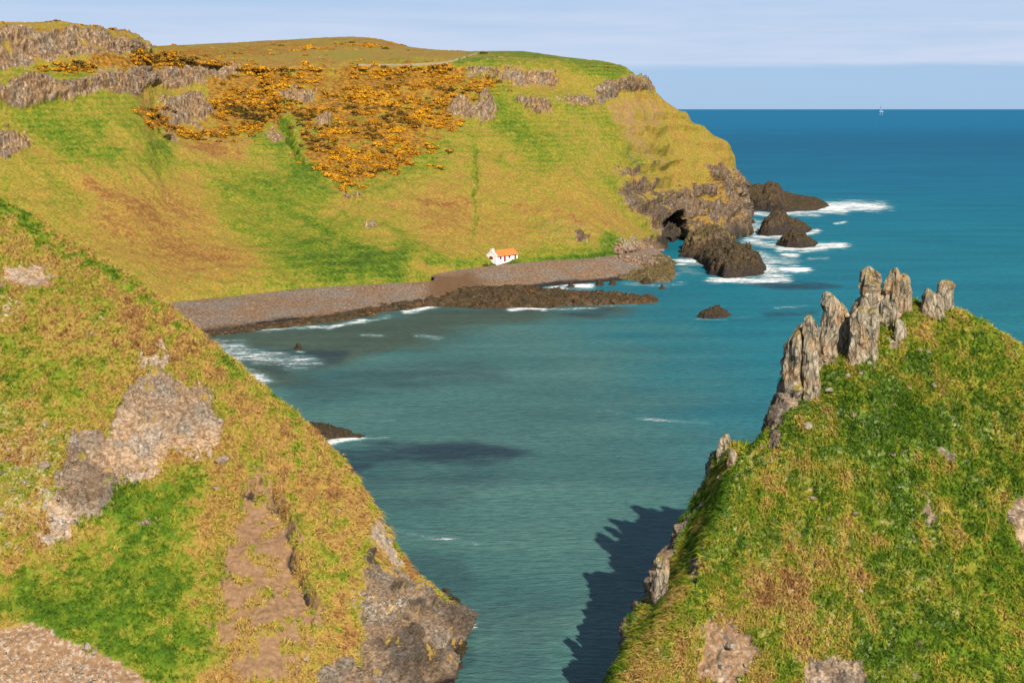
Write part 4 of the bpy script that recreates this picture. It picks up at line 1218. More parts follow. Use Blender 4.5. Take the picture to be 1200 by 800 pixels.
PIL = [  # left px, right px, top py, bottom py, taper, lean, sides, sink, label
    (917, 942, 389, 451, 0.92, 0.02, 5, 1.6, 'broad flat-faced basalt slab standing at the left end of the crest'),
    (942, 959, 371, 458, 0.72, -0.03, 5, 1.4, 'tall narrow basalt column right beside the broad left end slab'),
    (930, 946, 369, 396, 0.8, 0.05, 6, 1.0, 'small broken block perched behind the top of the left end slab'),
    (957, 979, 347, 407, 0.62, 0.10, 6, 1.6, 'rough tapering pillar between the narrow left column and the short rounded one'),
    (979, 994, 359, 408, 0.85, 0.0, 6, 1.2, 'short rounded basalt column in a dark cleft of the crest'),
    (993, 1013, 362, 423, 0.80, 0.0, 5, 1.4, 'pale-footed basalt column reaching lowest in the middle of the crest'),
    (1011, 1027, 365, 414, 0.75, 0.02, 5, 1.2, 'narrow pillar leaning on the right of the pale-footed column'),
    (1001, 1035, 316, 375, 0.30, -0.02, 6, 3.0, 'highest and widest peak of the crest with white lichen patches'),
    (1033, 1052, 317, 374, 0.62, 0.02, 5, 1.6, 'tall pointed pillar standing apart on the right of the highest peak'),
    (1051, 1067, 323, 363, 0.85, 0.02, 5, 1.4, 'mossy-topped pillar on the right of the tall pointed one'),
    (1048, 1059, 375, 393, 0.7, 0.0, 5, 0.8, 'small grey stone block in the grass below the tall pointed pillar'),
    (1077, 1098, 342, 366, 0.75, 0.0, 6, 1.2, 'low mossy lump of rock on the skyline near the lone top stub'),
    (1094, 1105, 350, 371, 0.8, 0.05, 5, 0.9, 'thin yellow mossed pillar in front of the low mossy lump'),
    (1099, 1116, 329, 359, 0.95, -0.03, 5, 1.2, 'lone mossy stub of rock sticking up at the right end of the crest'),
    (842, 855, 509, 532, 0.85, 0.04, 5, 0.9, 'finger of rock standing alone on the lower left shoulder of the green hill'),
    (852, 863, 526, 546, 0.85, 0.03, 5, 0.8, 'short grey stump beside the lone finger of rock on the shoulder'),
    (765, 783, 650, 700, 0.8, 0.02, 6, 3.0, 'knobbly rock pillar on the dark seaward edge low on the green hill'),
]
for i, (l, r_, tp, bt, ta, le, sd_, sk, lab) in enumerate(PIL):
    cxp = (l + r_) / 2
    g = NEARR.V[NEARR.at(cxp, bt)]
    d = g[1]
    base = P(cxp, bt, d)
    base[2] = min(base[2], g[2] + 0.2)
    sl = d / FPX * 1.02
    h = (bt - tp) * sl * 1.03
    V_, q4, t3 = pillar_mesh((r_ - l) * sl * 1.04, h * 0.97, 40 + i, sd_, 0.15 + 0.85 * ta, (le, 0.04), 0.95, 0.18, sk)
    o = link('rock_pillar', poly_mesh('rock_pillar', V_, q4, t3, M_pillar, False), loc=base)
    tag(o, lab, 'rock pillar', 'basalt pillars on the crest')


# ------------------------------------------------------------------ boulders
def boulder_mesh(name, seed, mat, n=14):
    rg = np.random.default_rng(seed)
    th, ph = np.meshgrid(np.linspace(0, 2 * math.pi, n * 2, endpoint=False), np.linspace(0.12, math.pi - 0.12, n))
    d_ = np.stack((np.cos(th) * np.sin(ph), np.sin(th) * np.sin(ph), np.cos(ph)), -1).reshape(-1, 3)
    rr_ = np.full(len(d_), 9.0)
    for _ in range(11):
        a_ = rg.normal(size=3)
        a_ /= np.linalg.norm(a_)
        c_ = d_ @ a_
        rr_ = np.minimum(rr_, np.where(c_ > 0.1, rg.uniform(0.72, 1.0) / np.maximum(c_, 0.1), 9))
    rr_ = np.minimum(rr_, 1.15) + (fbm(d_ + seed, 2.2, 3) - 0.5) * 0.22
    V_ = d_ * rr_[:, None] * rg.uniform(0.75, 1.1, 3)
    i = np.arange(len(V_)).reshape(n, 2 * n)
    F_ = np.stack((i[:-1], np.roll(i, -1, 1)[:-1], np.roll(i, -1, 1)[1:], i[1:]), -1).reshape(-1, 4)
    F_ = F_[:, ::-1]
    V_ = np.vstack((V_, V_[i[0]].mean(0), V_[i[-1]].mean(0)))
    t3 = np.vstack((np.column_stack((i[0], np.roll(i[0], -1), np.full(2 * n, len(V_) - 2))),
                    np.column_stack((np.roll(i[-1], -1), i[-1], np.full(2 * n, len(V_) - 1)))))
    return poly_mesh(name, V_, F_, t3, mat)


BM = [boulder_mesh('boulder', 60 + i, M_boulder) for i in range(5)]
SM = [boulder_mesh('shore_boulder', 80 + i, M_shoreb, 9) for i in range(5)]


def put_boulder(g, px, py, w, lab, group, meshes, name, cat='boulder', flat=0.75, sink=0.25):
    v = g.V[g.at(px, py)]
    r0 = w * v[1] / FPX * 0.5
    o = link(name, random.choice(meshes), loc=(v[0], v[1], v[2] + r0 * flat * (0.55 - sink)), rz=random.uniform(0, 6.28))
    o.scale = (r0 * random.uniform(0.9, 1.15), r0 * random.uniform(0.85, 1.1), r0 * flat * random.uniform(0.85, 1.2))
    tag(o, lab, cat, group)
    return o


for g, px, py, w, lab in (
    (NEARR, 939, 450, 13, 'rounded boulder wedged at the foot between the two left end pillars'),
    (NEARR, 970, 456, 12, 'pale boulder in the grass just below the narrow left column'),
    (NEARR, 1078, 409, 9, 'dark split stone in a cluster of small stones below the lone top stub'),
    (NEARR, 1086, 412, 7, 'brown upright stone in the cluster of small stones below the lone top stub'),
    (NEARR, 1065, 454, 7, 'small grey stone alone in the middle of the upper green hill'),
    (NEARR, 1093, 452, 8, 'round brown stone alone in the upper right of the green hill'),
    (NEARR, 998, 486, 7, 'small white upright stone in the grass below the crest'),
    (NEARR, 946, 499, 14, 'broken pale boulder near the dark cleft left of the crest'),
    (NEARR, 951, 583, 9, 'white flat stone in the grass in the middle of the hill edge'),
    (NEARR, 969, 607, 6, 'small bright white stone low in the middle of the green hill'),
    (NEARR, 1047, 531, 8, 'grey stone sunk in dark green grass in the middle of the hill'),
    (NEARR, 1088, 611, 11, 'brown upright stone in an eroded patch low on the green hill'),
    (NEARR, 1002, 600, 8, 'small brown stone beside an eroded hollow in the green hill'),
    (NEARR, 1122, 623, 7, 'white stone in a row of pebbles low on the right of the hill'),
    (NEARR, 1007, 690, 8, 'pale stone on the grassy rib near the bottom of the hill'),
    (NEARR, 822, 592, 12, 'pale cracked boulder at the grass edge above the seaward face'),
    (NEARR, 846, 560, 14, 'tall cracked boulder below the short stump on the hill shoulder'),
    (NEARR, 856, 755, 14, 'tan boulder in the rubble scar at the bottom of the green hill'),
    (NEARR, 845, 780, 10, 'round tan stone lowest in the rubble scar of the green hill'),
    (NEARR, 872, 778, 8, 'small tan stone on the right side of the rubble scar'),
    (NEARR, 768, 762, 12, 'white stone lying on the grassy edge just above the dark sea'),
    (NEARR, 778, 770, 8, 'smaller white stone next to another on the edge above the sea'),
    (NEARL, 102, 757, 12, 'large white stone at the top edge of the loose scree'),
    (NEARL, 109, 764, 8, 'smaller white stone beside the large one at the top of the scree'),
    (NEARL, 52, 545, 16, 'cracked grey boulder at the left end of the pale outcrop'),
    (NEARL, 262, 538, 17, 'pale boulder on the grass at the right lower tip of the outcrop'),
    (NEARL, 108, 390, 9, 'small brown stone in a hollow of the upper near slope'),
    (NEARL, 172, 611, 12, 'flat grey stone in the grass straight below the pale outcrop'),
    (NEARL, 252, 570, 9, 'small grey stone above the top of the bare landslip'),
    (NEARL, 398, 597, 7, 'white pebble-sized stone near the sea edge of the near slope'),
    (NEARL, 360, 770, 10, 'grey stone in short grass below the bare landslip'),
):
    put_boulder(g, px, py, w, lab, None, BM, 'boulder')
for _ in range(34):
    i_ = random.choice([0, 1, 3, 5, 6, 8, 9, 10])
    px, py = random.uniform(PIL[i_][0] - 4, PIL[i_][1] + 8), PIL[i_][3] + random.uniform(0, 16)
    put_boulder(NEARR, px, py, random.uniform(3, 7.5), 'small fallen block of basalt in the grass at the foot of the crest pillars',
                'fallen blocks below the crest pillars', BM, 'stone', 'stone')
for _ in range(46):
    px, py = random.uniform(0, 95), random.uniform(490, 650)
    put_boulder(NEARL, px, py, random.uniform(3.5, 8), 'small white stone scattered in the grass left of and below the pale outcrop',
                'white stones scattered left of the outcrop', BM, 'stone', 'stone')
for _ in range(220):
    f_, g_ = random.random(), random.random()
    px, py = f_ * 165, 745 + f_ * 60 + g_ * 60 * (1 - f_ * 0.6)
    put_boulder(NEARL, px, py, random.uniform(2.5, 6), 'small white angular stone lying in the loose scree', 'stones of the loose scree', BM, 'stone', 'stone')
for _ in range(120):
    a_, b_ = random.random(), random.random()
    px, py = 720 + 66 * a_, 285 + 9 * a_ + 18 * b_
    put_boulder(FAR if py < 299 else BEACH, px, py, random.uniform(3, 8.5), 'pinkish boulder in the pile at the foot of the headland', 'boulders in the pile below the headland',
                SM, 'shore_boulder', 'boulder', 0.8)


# ------------------------------------------------------------------ gorse
M_gorse, t, p = material('gorse')
at = t.new('ShaderNodeAttribute', attribute_name='tint')
sp2 = t.new('ShaderNodeSeparateColor')
t.l.new(at.outputs['Color'], sp2.inputs[0])
oi = t.new('ShaderNodeObjectInfo').outputs['Random']
fl = t.math('ADD', sp2.outputs[0], t.math('MULTIPLY', t.math('SUBTRACT', oi, 0.5), 0.4))
c = t.ramp(fl, [(0.25, (0.050, 0.038, 0.010)), (0.42, (0.105, 0.070, 0.012)), (0.55, (0.27, 0.120, 0.009)), (0.78, (0.43, 0.185, 0.009)), (1.0, (0.55, 0.29, 0.013))])
t.l.new(c, p.inputs['Base Color'])


def bush_geom(seed, r, n, flower):
    rg = np.random.default_rng(seed)
    d_ = rg.normal(size=(n, 3))
    d_ /= np.linalg.norm(d_, axis=1, keepdims=True)
    d_[:, 2] = np.abs(d_[:, 2]) * 0.8
    lob = 0.75 + 0.5 * fbm(d_ * 1.5 + seed * 7.7, 1.0, 2)
    c_ = d_ * (rg.uniform(0.55, 1.0, (n, 1)) * lob[:, None]) * np.array((1.1, 0.95, 0.62)) * r
    s_ = rg.uniform(0.10, 0.27, n) * r
    u = rg.normal(size=(n, 3))
    w = np.cross(u, d_ + rg.normal(size=(n, 3)) * 0.6)
    u /= np.linalg.norm(u, axis=1, keepdims=True)
    w /= np.linalg.norm(w, axis=1, keepdims=True)
    V_ = np.stack((c_ - u * s_[:, None], c_ + w * s_[:, None] * 0.7, c_ + u * s_[:, None], c_ - w * s_[:, None] * 0.7), 1)
    tn = flower + (fbm(c_ / r * 1.3 + seed * 3.1, 1.0, 2) - 0.5) * 0.9 + rg.normal(size=n) * 0.10 + (c_[:, 2] / r - 0.3) * 0.35
    return V_.reshape(-1, 3), np.repeat(tn, 4)


def tint_attr(tn):
    return {'tint': np.column_stack((tn, tn, tn))}


GB = []
for i in range(8):
    V_, tn = bush_geom(200 + i, 1.0, 110, 0.64 + 0.05 * (i % 4))
    GB.append(mesh_from('gorse_bush', V_, np.arange(len(V_)).reshape(-1, 4), M_gorse, tint_attr(tn), smooth=False))


def pick(polyz, n):
    out_ = []
    pl = np.array(polyz, float)
    lo_, hi_ = pl.min(0), pl.max(0)
    while len(out_) < n:
        c_ = RNG.uniform(lo_, hi_, (400, 2))
        for q_ in c_[sdist(c_, pl) > 0]:
            out_.append(q_ + RNG.normal(size=2) * np.array((9, 5)) * (RNG.random() < 0.5))
            if len(out_) >= n:
                break
    return out_


scrubV, scrubT = [], []
n_ind = 0
GORSE_LAB = 'rounded gorse bush in yellow flower in the orange thicket on the upper slope'
spots_ = []
for pl, n in ((gorseP[0], 2300), (gorseP[1], 1100), (gorseP[2], 110), ([(40, 78), (130, 64), (190, 60), (290, 76), (300, 90), (200, 76), (110, 82), (60, 88)], 260), ([(190, 58), (300, 54), (420, 48), (480, 53), (420, 55), (300, 62), (200, 66)], 240)):
    for q_ in pick(pl, n):
        k = FAR.at(*q_)
        v = FAR.V[k]
        patch = fbm(v[None] * np.array((1, 1, 1.6)), 0.045, 3)[0] + 0.3 * (fbm(v[None], 0.2, 2)[0] - 0.5)
        if FAR_ROCK[k] > 0.55 or patch < (0.40 if pl is gorseP[0] else 0.50):
            continue
        spots_.append((v, min(1, (patch - 0.36) * 4)))
spots_.sort(key=lambda a_: a_[0][1])
for i, (v, dn) in enumerate(spots_):
    r0 = 0.6 + 1.9 * random.random() ** 1.8
    if i % 6 == 0 and n_ind < 190:
        o = link('gorse_bush', random.choice(GB), loc=v - np.array((0, 0, 0.3)), rz=random.uniform(0, 6.28))
        o.scale = (r0 * 1.1, r0, r0 * 0.9)
        tag(o, GORSE_LAB, 'gorse bush', 'gorse bushes in the orange thicket')
        n_ind += 1
    else:
        V_, tn = bush_geom(1000 + i, r0, 85, 0.62 + random.uniform(-0.12, 0.12) + 1.3 * (fbm(v[None] * np.array((1, 1, 1.5)), 0.075, 3)[0] - 0.5))
        scrubV.append(V_ + v - np.array((0, 0, 0.15)))
        scrubT.append(tn)
SV, ST = np.vstack(scrubV), np.concatenate(scrubT)
o = link('gorse_scrub', mesh_from('gorse_scrub', SV, np.arange(len(SV)).reshape(-1, 4), M_gorse, tint_attr(ST), smooth=False))
tag(o, 'dense orange flowering gorse covering the upper slope', 'gorse scrub', kind='stuff')
for px, py, w, lab in ((515, 194, 13, 'isolated gorse bush below the lower right edge of the orange thicket'), (505, 192, 8, 'small gorse bush touching the isolated one below the orange thicket'),
                       (527, 175, 12, 'orange gorse bush just right of the thicket, above the isolated pair'), (409, 214, 12, 'lowest gorse clump at the bottom tip of the orange thicket'),
                       (713, 77, 8, 'yellow gorse bush alone on the grassy top of the headland'), (84, 60, 8, 'orange gorse bush on the ledge under the upper cliff'),
                       (53, 76, 9, 'orange gorse bush at the left of the ledge between the two cliffs')):
    k = FAR.at(px, py)
    v = FAR.V[k]
    o = link('gorse_bush', GB[n_ind % 8], loc=v, rz=random.uniform(0, 6))
    n_ind += 1
    r0 = w * v[1] / FPX * 0.5
    o.scale = (r0 * 1.3, r0, r0 * 0.8)
    tag(o, lab, 'gorse bush')
RIM = [((0, 33.5), (150, 45), 40, 'yellow topped gorse bush along the rim of the high cliff', 'gorse bushes along the cliff rim', (0.7, 1.3)),
       ((255, 52), (440, 45), 34, 'low dark gorse bush on the skyline of the plateau field', 'gorse bushes on the plateau skyline', (0.8, 1.6)),
       ((440, 45), (478, 55), 14, 'dense gorse bush on the little knoll of the plateau skyline', 'gorse bushes on the plateau knoll', (1.0, 1.8)),
       ((490, 55.5), (548, 60), 14, 'gorse bush in the hedge line running to the field wall', 'gorse bushes in the plateau hedge', (0.9, 1.6))]
for (a_, b_, n, lab, grp, rr_) in RIM:
    for i in range(n):
        f_ = (i + random.uniform(0.1, 0.9)) / n
        px, py = a_[0] + (b_[0] - a_[0]) * f_, a_[1] + (b_[1] - a_[1]) * f_ + 0.8
        kk = np.where(np.abs(FAR.Q[:, 0] - px) < 2.0)[0]
        v = FAR.V[kk[np.argmin(FAR.Q[kk, 1] + (0 if i % 4 else 2.0) * random.random())]]
        o = link('gorse_bush', random.choice(GB), loc=v - np.array((0, 0, 0.75)), rz=random.uniform(0, 6.28))
        r0 = random.uniform(*rr_) * 1.25
        o.scale = (r0 * 1.5, r0 * 1.1, r0 * 0.95)
        tag(o, lab, 'gorse bush', grp)


# ------------------------------------------------------------------ grass tussocks on the two near slopes
M_tuft, t, p = material('tussock_blades')
at = t.new('ShaderNodeAttribute', attribute_name='tint')
sp2 = t.new('ShaderNodeSeparateColor')
t.l.new(at.outputs['Color'], sp2.inputs[0])
c = t.ramp(sp2.outputs[0], [(0.0, (0.26, 0.125, 0.042)), (0.22, (0.42, 0.250, 0.078)), (0.42, (0.38, 0.282, 0.053)), (0.58, (0.262, 0.262, 0.025)), (0.76, (0.122, 0.200, 0.010)), (1.0, (0.032, 0.085, 0.005))])
t.l.new(c, p.inputs['Base Color'])
# blades take most of their shading from the slope they stand on, as a dense sward does
gn = t.new('ShaderNodeAttribute', attribute_name='sward')
bl = t.new('ShaderNodeMix', data_type='VECTOR')
bl.inputs[0].default_value = 0.68
t.l.new(t.new('ShaderNodeNewGeometry').outputs['Normal'], bl.inputs[4])
t.l.new(gn.outputs['Vector'], bl.inputs[5])
nrm = t.new('ShaderNodeVectorMath', operation='NORMALIZE')
t.l.new(bl.outputs[1], nrm.inputs[0])
t.l.new(nrm.outputs[0], p.inputs['Normal'])


def tufts(S, ncol, n, lab, nb=9, lmin=0.25, lmax=0.65):
    Vv, Nn, Qq, wgt = S['V'], S['N'], S['Q'], S['grass'].copy()
    nrow = len(Vv) // ncol
    G3 = Vv.reshape(nrow, ncol, 3)
    du, dv = np.zeros_like(G3), np.zeros_like(G3)
    du[:, :-1] = G3[:, 1:] - G3[:, :-1]
    dv[:-1] = G3[1:] - G3[:-1]
    area = np.linalg.norm(np.cross(du, dv), axis=-1).ravel()
    view = np.array((0, 0, CAM_H)) - Vv
    vis = (np.einsum('ij,ij->i', Nn, view) > 0) & (Qq[:, 0] > -420) & (Qq[:, 0] < 1600) & (Qq[:, 1] < 960) & (Qq[:, 1] > 0)
    pr = area * vis * (wgt > 0.4) * (0.25 + fbm(Vv, 0.5, 2))
    k = RNG.choice(len(Vv), n, p=pr / pr.sum())
    base = Vv[k] + du.reshape(-1, 3)[k] * RNG.random((n, 1)) + dv.reshape(-1, 3)[k] * RNG.random((n, 1)) - Nn[k] * 0.05
    cm = cells(base[:, 0] / 0.75 + fbm(base, 0.8, 2), (base[:, 1] * 0.7 + base[:, 2] * 0.7) / 2.3, 21)[1]
    tone = np.clip(0.5 + (S['green'][k] - 0.5) * 1.25 + (fbm(base * np.array((1, 0.5, 0.6)), 0.6, 3) - 0.5) * 0.95 + (cm - 0.5) * 0.30 + RNG.normal(size=n) * 0.03, 0, 0.93)
    down_ = np.column_stack((Nn[k, 0], Nn[k, 1], -(Nn[k, 0] ** 2 + Nn[k, 1] ** 2) / np.maximum(Nn[k, 2], 0.2)))
    size = RNG.uniform(lmin, lmax, n) * (1.3 - 0.5 * tone) * (1 + 0.7 * (RNG.random(n) < 0.15))
    B_ = np.repeat(base, nb, 0) + RNG.normal(size=(n * nb, 3)) * 0.10
    ln = np.repeat(size, nb) * RNG.uniform(0.6, 1.2, n * nb)
    dr = RNG.normal(size=(n * nb, 3)) * 0.45 + np.repeat(Nn[k], nb, 0) * 0.7 + np.repeat(down_, nb, 0) * 0.45 + np.array((0, 0, 0.35))
    dr /= np.linalg.norm(dr, axis=1, keepdims=True)
    sd_ = np.cross(dr, RNG.normal(size=(n * nb, 3)))
    sd_ /= np.linalg.norm(sd_, axis=1, keepdims=True)
    wd = RNG.uniform(0.025, 0.055, n * nb)[:, None]
    mid_ = B_ + dr * (ln * 0.6)[:, None]
    tip = B_ + dr * ln[:, None] + np.repeat(down_, nb, 0) * (ln * 0.35)[:, None] - np.array((0, 0, 1)) * (ln * 0.22)[:, None]
    V_ = np.stack((B_ - sd_ * wd, B_ + sd_ * wd, mid_ + sd_ * wd * 0.8, mid_ - sd_ * wd * 0.8, tip), 1)
    i = np.arange(n * nb)[:, None] * 5
    F_ = np.concatenate((i + np.array(((0, 1, 2),)), i + np.array(((0, 2, 3),)), i + np.array(((3, 2, 4),))), 0)
    tn = np.repeat(np.clip(np.repeat(tone, nb) + RNG.normal(size=n * nb) * 0.035, 0, 1), 5)
    at_ = tint_attr(tn)
    at_['sward'] = np.repeat(np.repeat(Nn[k], nb, 0), 5, 0)
    o = link('grass', mesh_from('grass', V_.reshape(-1, 3), F_, M_tuft, at_, smooth=False))
    tag(o, lab, 'grass', kind='stuff')


tufts(L, NCL, 74000, 'dry yellow and green tussock grass covering the near spur')
tufts(Rr, NCR, 66000, 'bright green and straw tussock grass covering the near hill')

# ------------------------------------------------------------------ cottage above the beach
def paint(name, colr, rough=0.7):
    m, t, p = material(name)
    pos = t.new('ShaderNodeNewGeometry').outputs['Position']
    t.l.new(t.mix(t.noise(pos, 1.2, 4, 0.6), tuple(x * 0.85 for x in colr), tuple(min(1, x * 1.1) for x in colr)), p.inputs['Base Color'])
    p.inputs['Roughness'].default_value = rough
    return m


M_white = paint('white_limewash', (0.80, 0.79, 0.78))
M_roof = paint('orange_roof', (0.55, 0.17, 0.045))
M_red = paint('red_joinery', (0.30, 0.045, 0.035))
M_pane = paint('dark_pane', (0.035, 0.035, 0.045), 0.2)
M_stone = paint('field_stone', (0.22, 0.18, 0.12))


def box(x0, x1, y0, y1, z0, z1):
    v = [(x, y, z) for z in (z0, z1) for x, y in ((x0, y0), (x1, y0), (x1, y1), (x0, y1))]
    return v, [(3, 2, 1, 0), (4, 5, 6, 7), (0, 1, 5, 4), (1, 2, 6, 5), (2, 3, 7, 6), (3, 0, 4, 7)]


def geo_obj(name, pieces, mat, parent):
    vs, fs_ = [], []
    for v, f_ in pieces:
        b0 = len(vs)
        vs += v
        fs_ += [tuple(i + b0 for i in q_) for q_ in f_]
    me = bpy.data.meshes.new(name)
    me.from_pydata(vs, [], fs_)
    me.materials.append(mat)
    me.update()
    return link(name, me, parent)


Lh, Wh, Hw, Hr = 12.7, 5.0, 2.2, 4.0
gc = FAR.V[FAR.at(583, 307)]
corner = PZ(581.5, 307.0, 6.3)
ct = bpy.data.objects.new('cottage', None)
col.objects.link(ct)
ct.location = corner
ct.rotation_euler = (0, 0, math.atan2(0.75, 0.66))
tag(ct, 'small white cottage with an orange roof alone above the beach', 'cottage')
# local x runs along the front away from the near corner, local y runs back along the gable
wall_v = [(0, 0, -1.5), (Lh, 0, -1.5), (Lh, Wh, -1.5), (0, Wh, -1.5), (0, 0, Hw), (Lh, 0, Hw), (Lh, Wh, Hw), (0, Wh, Hw), (0, Wh / 2, Hr), (Lh, Wh / 2, Hr)]
wall_f = [(0, 1, 5, 4), (2, 3, 7, 6), (3, 0, 4, 8, 7), (1, 2, 6, 9, 5), (4, 5, 9, 8), (6, 7, 8, 9)]
geo_obj('wall', [(wall_v, wall_f)], M_white, ct)


def slab(y0, z0, y1, z1, th, x0, x1):
    n_ = np.array((0, -(z1 - z0), y1 - y0))
    n_ = n_ / np.linalg.norm(n_) * th
    if n_[2] < 0:
        n_ = -n_
    a_ = [(x0, y0, z0), (x1, y0, z0), (x1, y1, z1), (x0, y1, z1)]
    b_ = [tuple(np.array(q_) + n_) for q_ in a_]
    return a_ + b_, [(3, 2, 1, 0), (4, 5, 6, 7), (0, 1, 5, 4), (1, 2, 6, 5), (2, 3, 7, 6), (3, 0, 4, 7)]


sl_ = (Hr - Hw) / (Wh / 2)
rf_ = geo_obj('roof', [slab(-0.35, Hw - 0.35 * sl_ + 0.03, Wh / 2, Hr + 0.03, 0.14, 0.55, Lh + 0.1), slab(Wh + 0.35, Hw - 0.35 * sl_ + 0.03, Wh / 2, Hr + 0.03, 0.14, 0.55, Lh + 0.1)], M_roof, ct)
geo_obj('gable_coping', [slab(-0.1, Hw + 0.02, Wh / 2, Hr + 0.1, 0.3, -0.08, 0.52), slab(Wh + 0.1, Hw + 0.02, Wh / 2, Hr + 0.1, 0.3, -0.08, 0.52)], M_white, ct)
ch = geo_obj('chimney', [box(0.0, 1.0, Wh / 2 - 0.55, Wh / 2 + 0.55, Hr - 0.4, Hr + 0.7), box(-0.1, 1.1, Wh / 2 - 0.65, Wh / 2 + 0.65, Hr + 0.7, Hr + 0.85)], M_white, rf_)


def window(x0, x1, z0, z1, gable=False):
    fw = 0.16
    if gable:
        fr = [box(-0.06, 0.02, x0, x1, z0, z0 + fw), box(-0.06, 0.02, x0, x1, z1 - fw, z1), box(-0.06, 0.02, x0, x0 + fw, z0 + fw, z1 - fw),
              box(-0.06, 0.02, x1 - fw, x1, z0 + fw, z1 - fw), box(-0.055, 0.02, (x0 + x1) / 2 - 0.06, (x0 + x1) / 2 + 0.06, z0 + fw, z1 - fw)]
        pn = [box(-0.03, 0.015, x0 + fw, x1 - fw, z0 + fw, z1 - fw)]
    else:
        fr = [box(x0, x1, -0.06, 0.02, z0, z0 + fw), box(x0, x1, -0.06, 0.02, z1 - fw, z1), box(x0, x0 + fw, -0.06, 0.02, z0 + fw, z1 - fw),
              box(x1 - fw, x1, -0.06, 0.02, z0 + fw, z1 - fw), box((x0 + x1) / 2 - 0.06, (x0 + x1) / 2 + 0.06, -0.055, 0.02, z0 + fw, z1 - fw)]
        pn = [box(x0 + fw, x1 - fw, -0.03, 0.015, z0 + fw, z1 - fw)]
    w_ = geo_obj('window', fr, M_red, ct)
    geo_obj('pane', pn, M_pane, w_)


def door(x0, x1):
    d_ = geo_obj('door', [box(x0, x1, -0.07, 0.02, -0.2, 1.95)], M_red, ct)
    geo_obj('handle', [box(x1 - 0.25, x1 - 0.12, -0.13, -0.07, 0.85, 1.0)], M_pane, d_)


window(2.0, 3.1, 0.85, 1.85)
door(4.4, 5.6)
window(7.2, 8.3, 0.85, 1.85)
door(10.7, 11.8)
window(1.8, 3.6, 0.85, 1.95, True)

# garden in front: shrubs and a low wall
M_hedge, t, p = material('garden_shrub')
at = t.new('ShaderNodeAttribute', attribute_name='tint')
sp2 = t.new('ShaderNodeSeparateColor')
t.l.new(at.outputs['Color'], sp2.inputs[0])
t.l.new(t.ramp(sp2.outputs[0], [(0.2, (0.025, 0.045, 0.008)), (0.55, (0.07, 0.115, 0.012)), (0.9, (0.16, 0.18, 0.02))]), p.inputs['Base Color'])
for i, (px, py, r0, lab) in enumerate(((570, 309.5, 1.3, 'dark shrub at the left corner of the cottage gable'), (578, 310, 1.2, 'round shrub in front of the near corner of the cottage'),
                                       (588, 309.5, 1.1, 'low green shrub in front of the cottage window'), (596, 309, 1.2, 'dark shrub in front of the cottage door'),
                                       (604, 307, 1.3, 'dark shrub at the right end of the cottage garden'))):
    V_, tn = bush_geom(700 + i, 1.0, 120, 0.45)
    me = mesh_from('garden_shrub', V_, np.arange(len(V_)).reshape(-1, 4), M_hedge, tint_attr(tn), smooth=False)
    o = link('garden_shrub', me, loc=FAR.V[FAR.at(px, py)])
    o.scale = (r0 * 1.5, r0, r0)
    tag(o, lab, 'shrub', 'shrubs in the cottage garden')


def wall_along(name, pts, th, h, mat, lab, g, n=60, cat='wall'):
    """dry stone wall following the ground"""
    pts = np.array(pts, float)
    seg = np.linspace(0, len(pts) - 1, n)
    base = []
    for s_ in seg:
        i = min(int(s_), len(pts) - 2)
        q_ = pts[i] + (pts[i + 1] - pts[i]) * (s_ - i)
        base.append(g.V[g.at(*q_)])
    base = np.array(base)
    tg = np.gradient(base[:, :2], axis=0)
    tg /= np.maximum(np.linalg.norm(tg, axis=1, keepdims=True), 1e-6)
    sd_ = np.column_stack((-tg[:, 1], tg[:, 0], np.zeros(n)))
    hh = h * (0.8 + 0.4 * RNG.random(n))[:, None] * np.array((0, 0, 1))
    ring = np.stack((base + sd_ * th / 2 - (0, 0, 0.6), base + sd_ * th * 0.35 + hh, base - sd_ * th * 0.35 + hh, base - sd_ * th / 2 - (0, 0, 0.6)), 1)
    c0 = base.mean(0)
    F_ = grid_faces(n, 4)
    o = link(name, mesh_from(name, ring.reshape(-1, 3) - c0, F_, mat, smooth=False), loc=c0)
    tag(o, lab, cat)


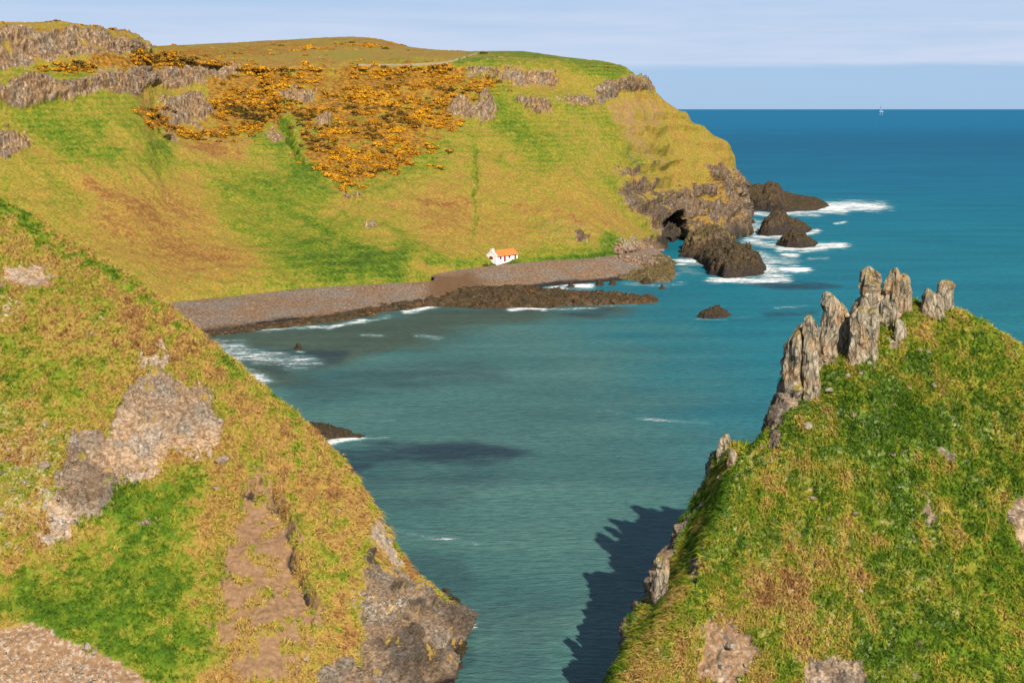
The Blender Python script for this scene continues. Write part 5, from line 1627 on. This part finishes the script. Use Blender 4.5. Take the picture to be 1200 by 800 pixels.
wall_along('stone_wall', [(420, 75), (470, 74.5), (510, 73), (532, 70), (548, 64), (558, 61)], 0.9, 0.6, M_stone, 'pale low stone wall along the edge of the plateau field', FAR, 90)
V_, tn = bush_geom(777, 1.0, 160, 0.42)
k = FAR.at(566, 61)
o = link('thorn_bush', mesh_from('thorn_bush', V_, np.arange(len(V_)).reshape(-1, 4), M_gorse, tint_attr(tn - 0.25), smooth=False), loc=FAR.V[k] + np.array((0, 0, 0.3)))
o.scale = (2.3, 1.6, 1.7)
tag(o, 'lone brown bush beside the field wall on the green top', 'bush')

# ------------------------------------------------------------------ faint platform far out on the horizon
M_rig, t, p = material('hazy_steel')
p.inputs['Base Color'].default_value = (0.21, 0.31, 0.45, 1)  # haze of distance put into the steel's pale blue-grey
rp = P(1032.5, 127.2, 14000)
rp[2] = 0
rig = bpy.data.objects.new('offshore_platform', None)
col.objects.link(rig)
rig.location = rp
tag(rig, 'faint tower platform standing far out on the sea horizon', 'offshore platform')
for sx_ in (-1, 1):
    for sy_ in (-1, 1):
        geo_obj('leg', [box(sx_ * 12 - 2.5, sx_ * 12 + 2.5, sy_ * 12 - 2.5, sy_ * 12 + 2.5, -5, 28)], M_rig, rig)
geo_obj('deck', [box(-24, 24, -20, 20, 28.1, 37)], M_rig, rig)
bars = []
for sx_ in (-1, 1):
    for sy_ in (-1, 1):
        v = [(sx_ * 8 + dx, sy_ * 8 + dy, 37.1) for dx, dy in ((-2, -2), (2, -2), (2, 2), (-2, 2))] + [(sx_ * 2.2 + dx, sy_ * 2.2 + dy, 96) for dx, dy in ((-1.4, -1.4), (1.4, -1.4), (1.4, 1.4), (-1.4, 1.4))]
        bars.append((v, [(3, 2, 1, 0), (4, 5, 6, 7), (0, 1, 5, 4), (1, 2, 6, 5), (2, 3, 7, 6), (3, 0, 4, 7)]))
for z in (50, 65, 80):
    bars.append(box(-7.5 + (z - 37) * 0.1, 7.5 - (z - 37) * 0.1, -7.5 + (z - 37) * 0.1, 7.5 - (z - 37) * 0.1, z, z + 2))
geo_obj('derrick', bars, M_rig, rig)
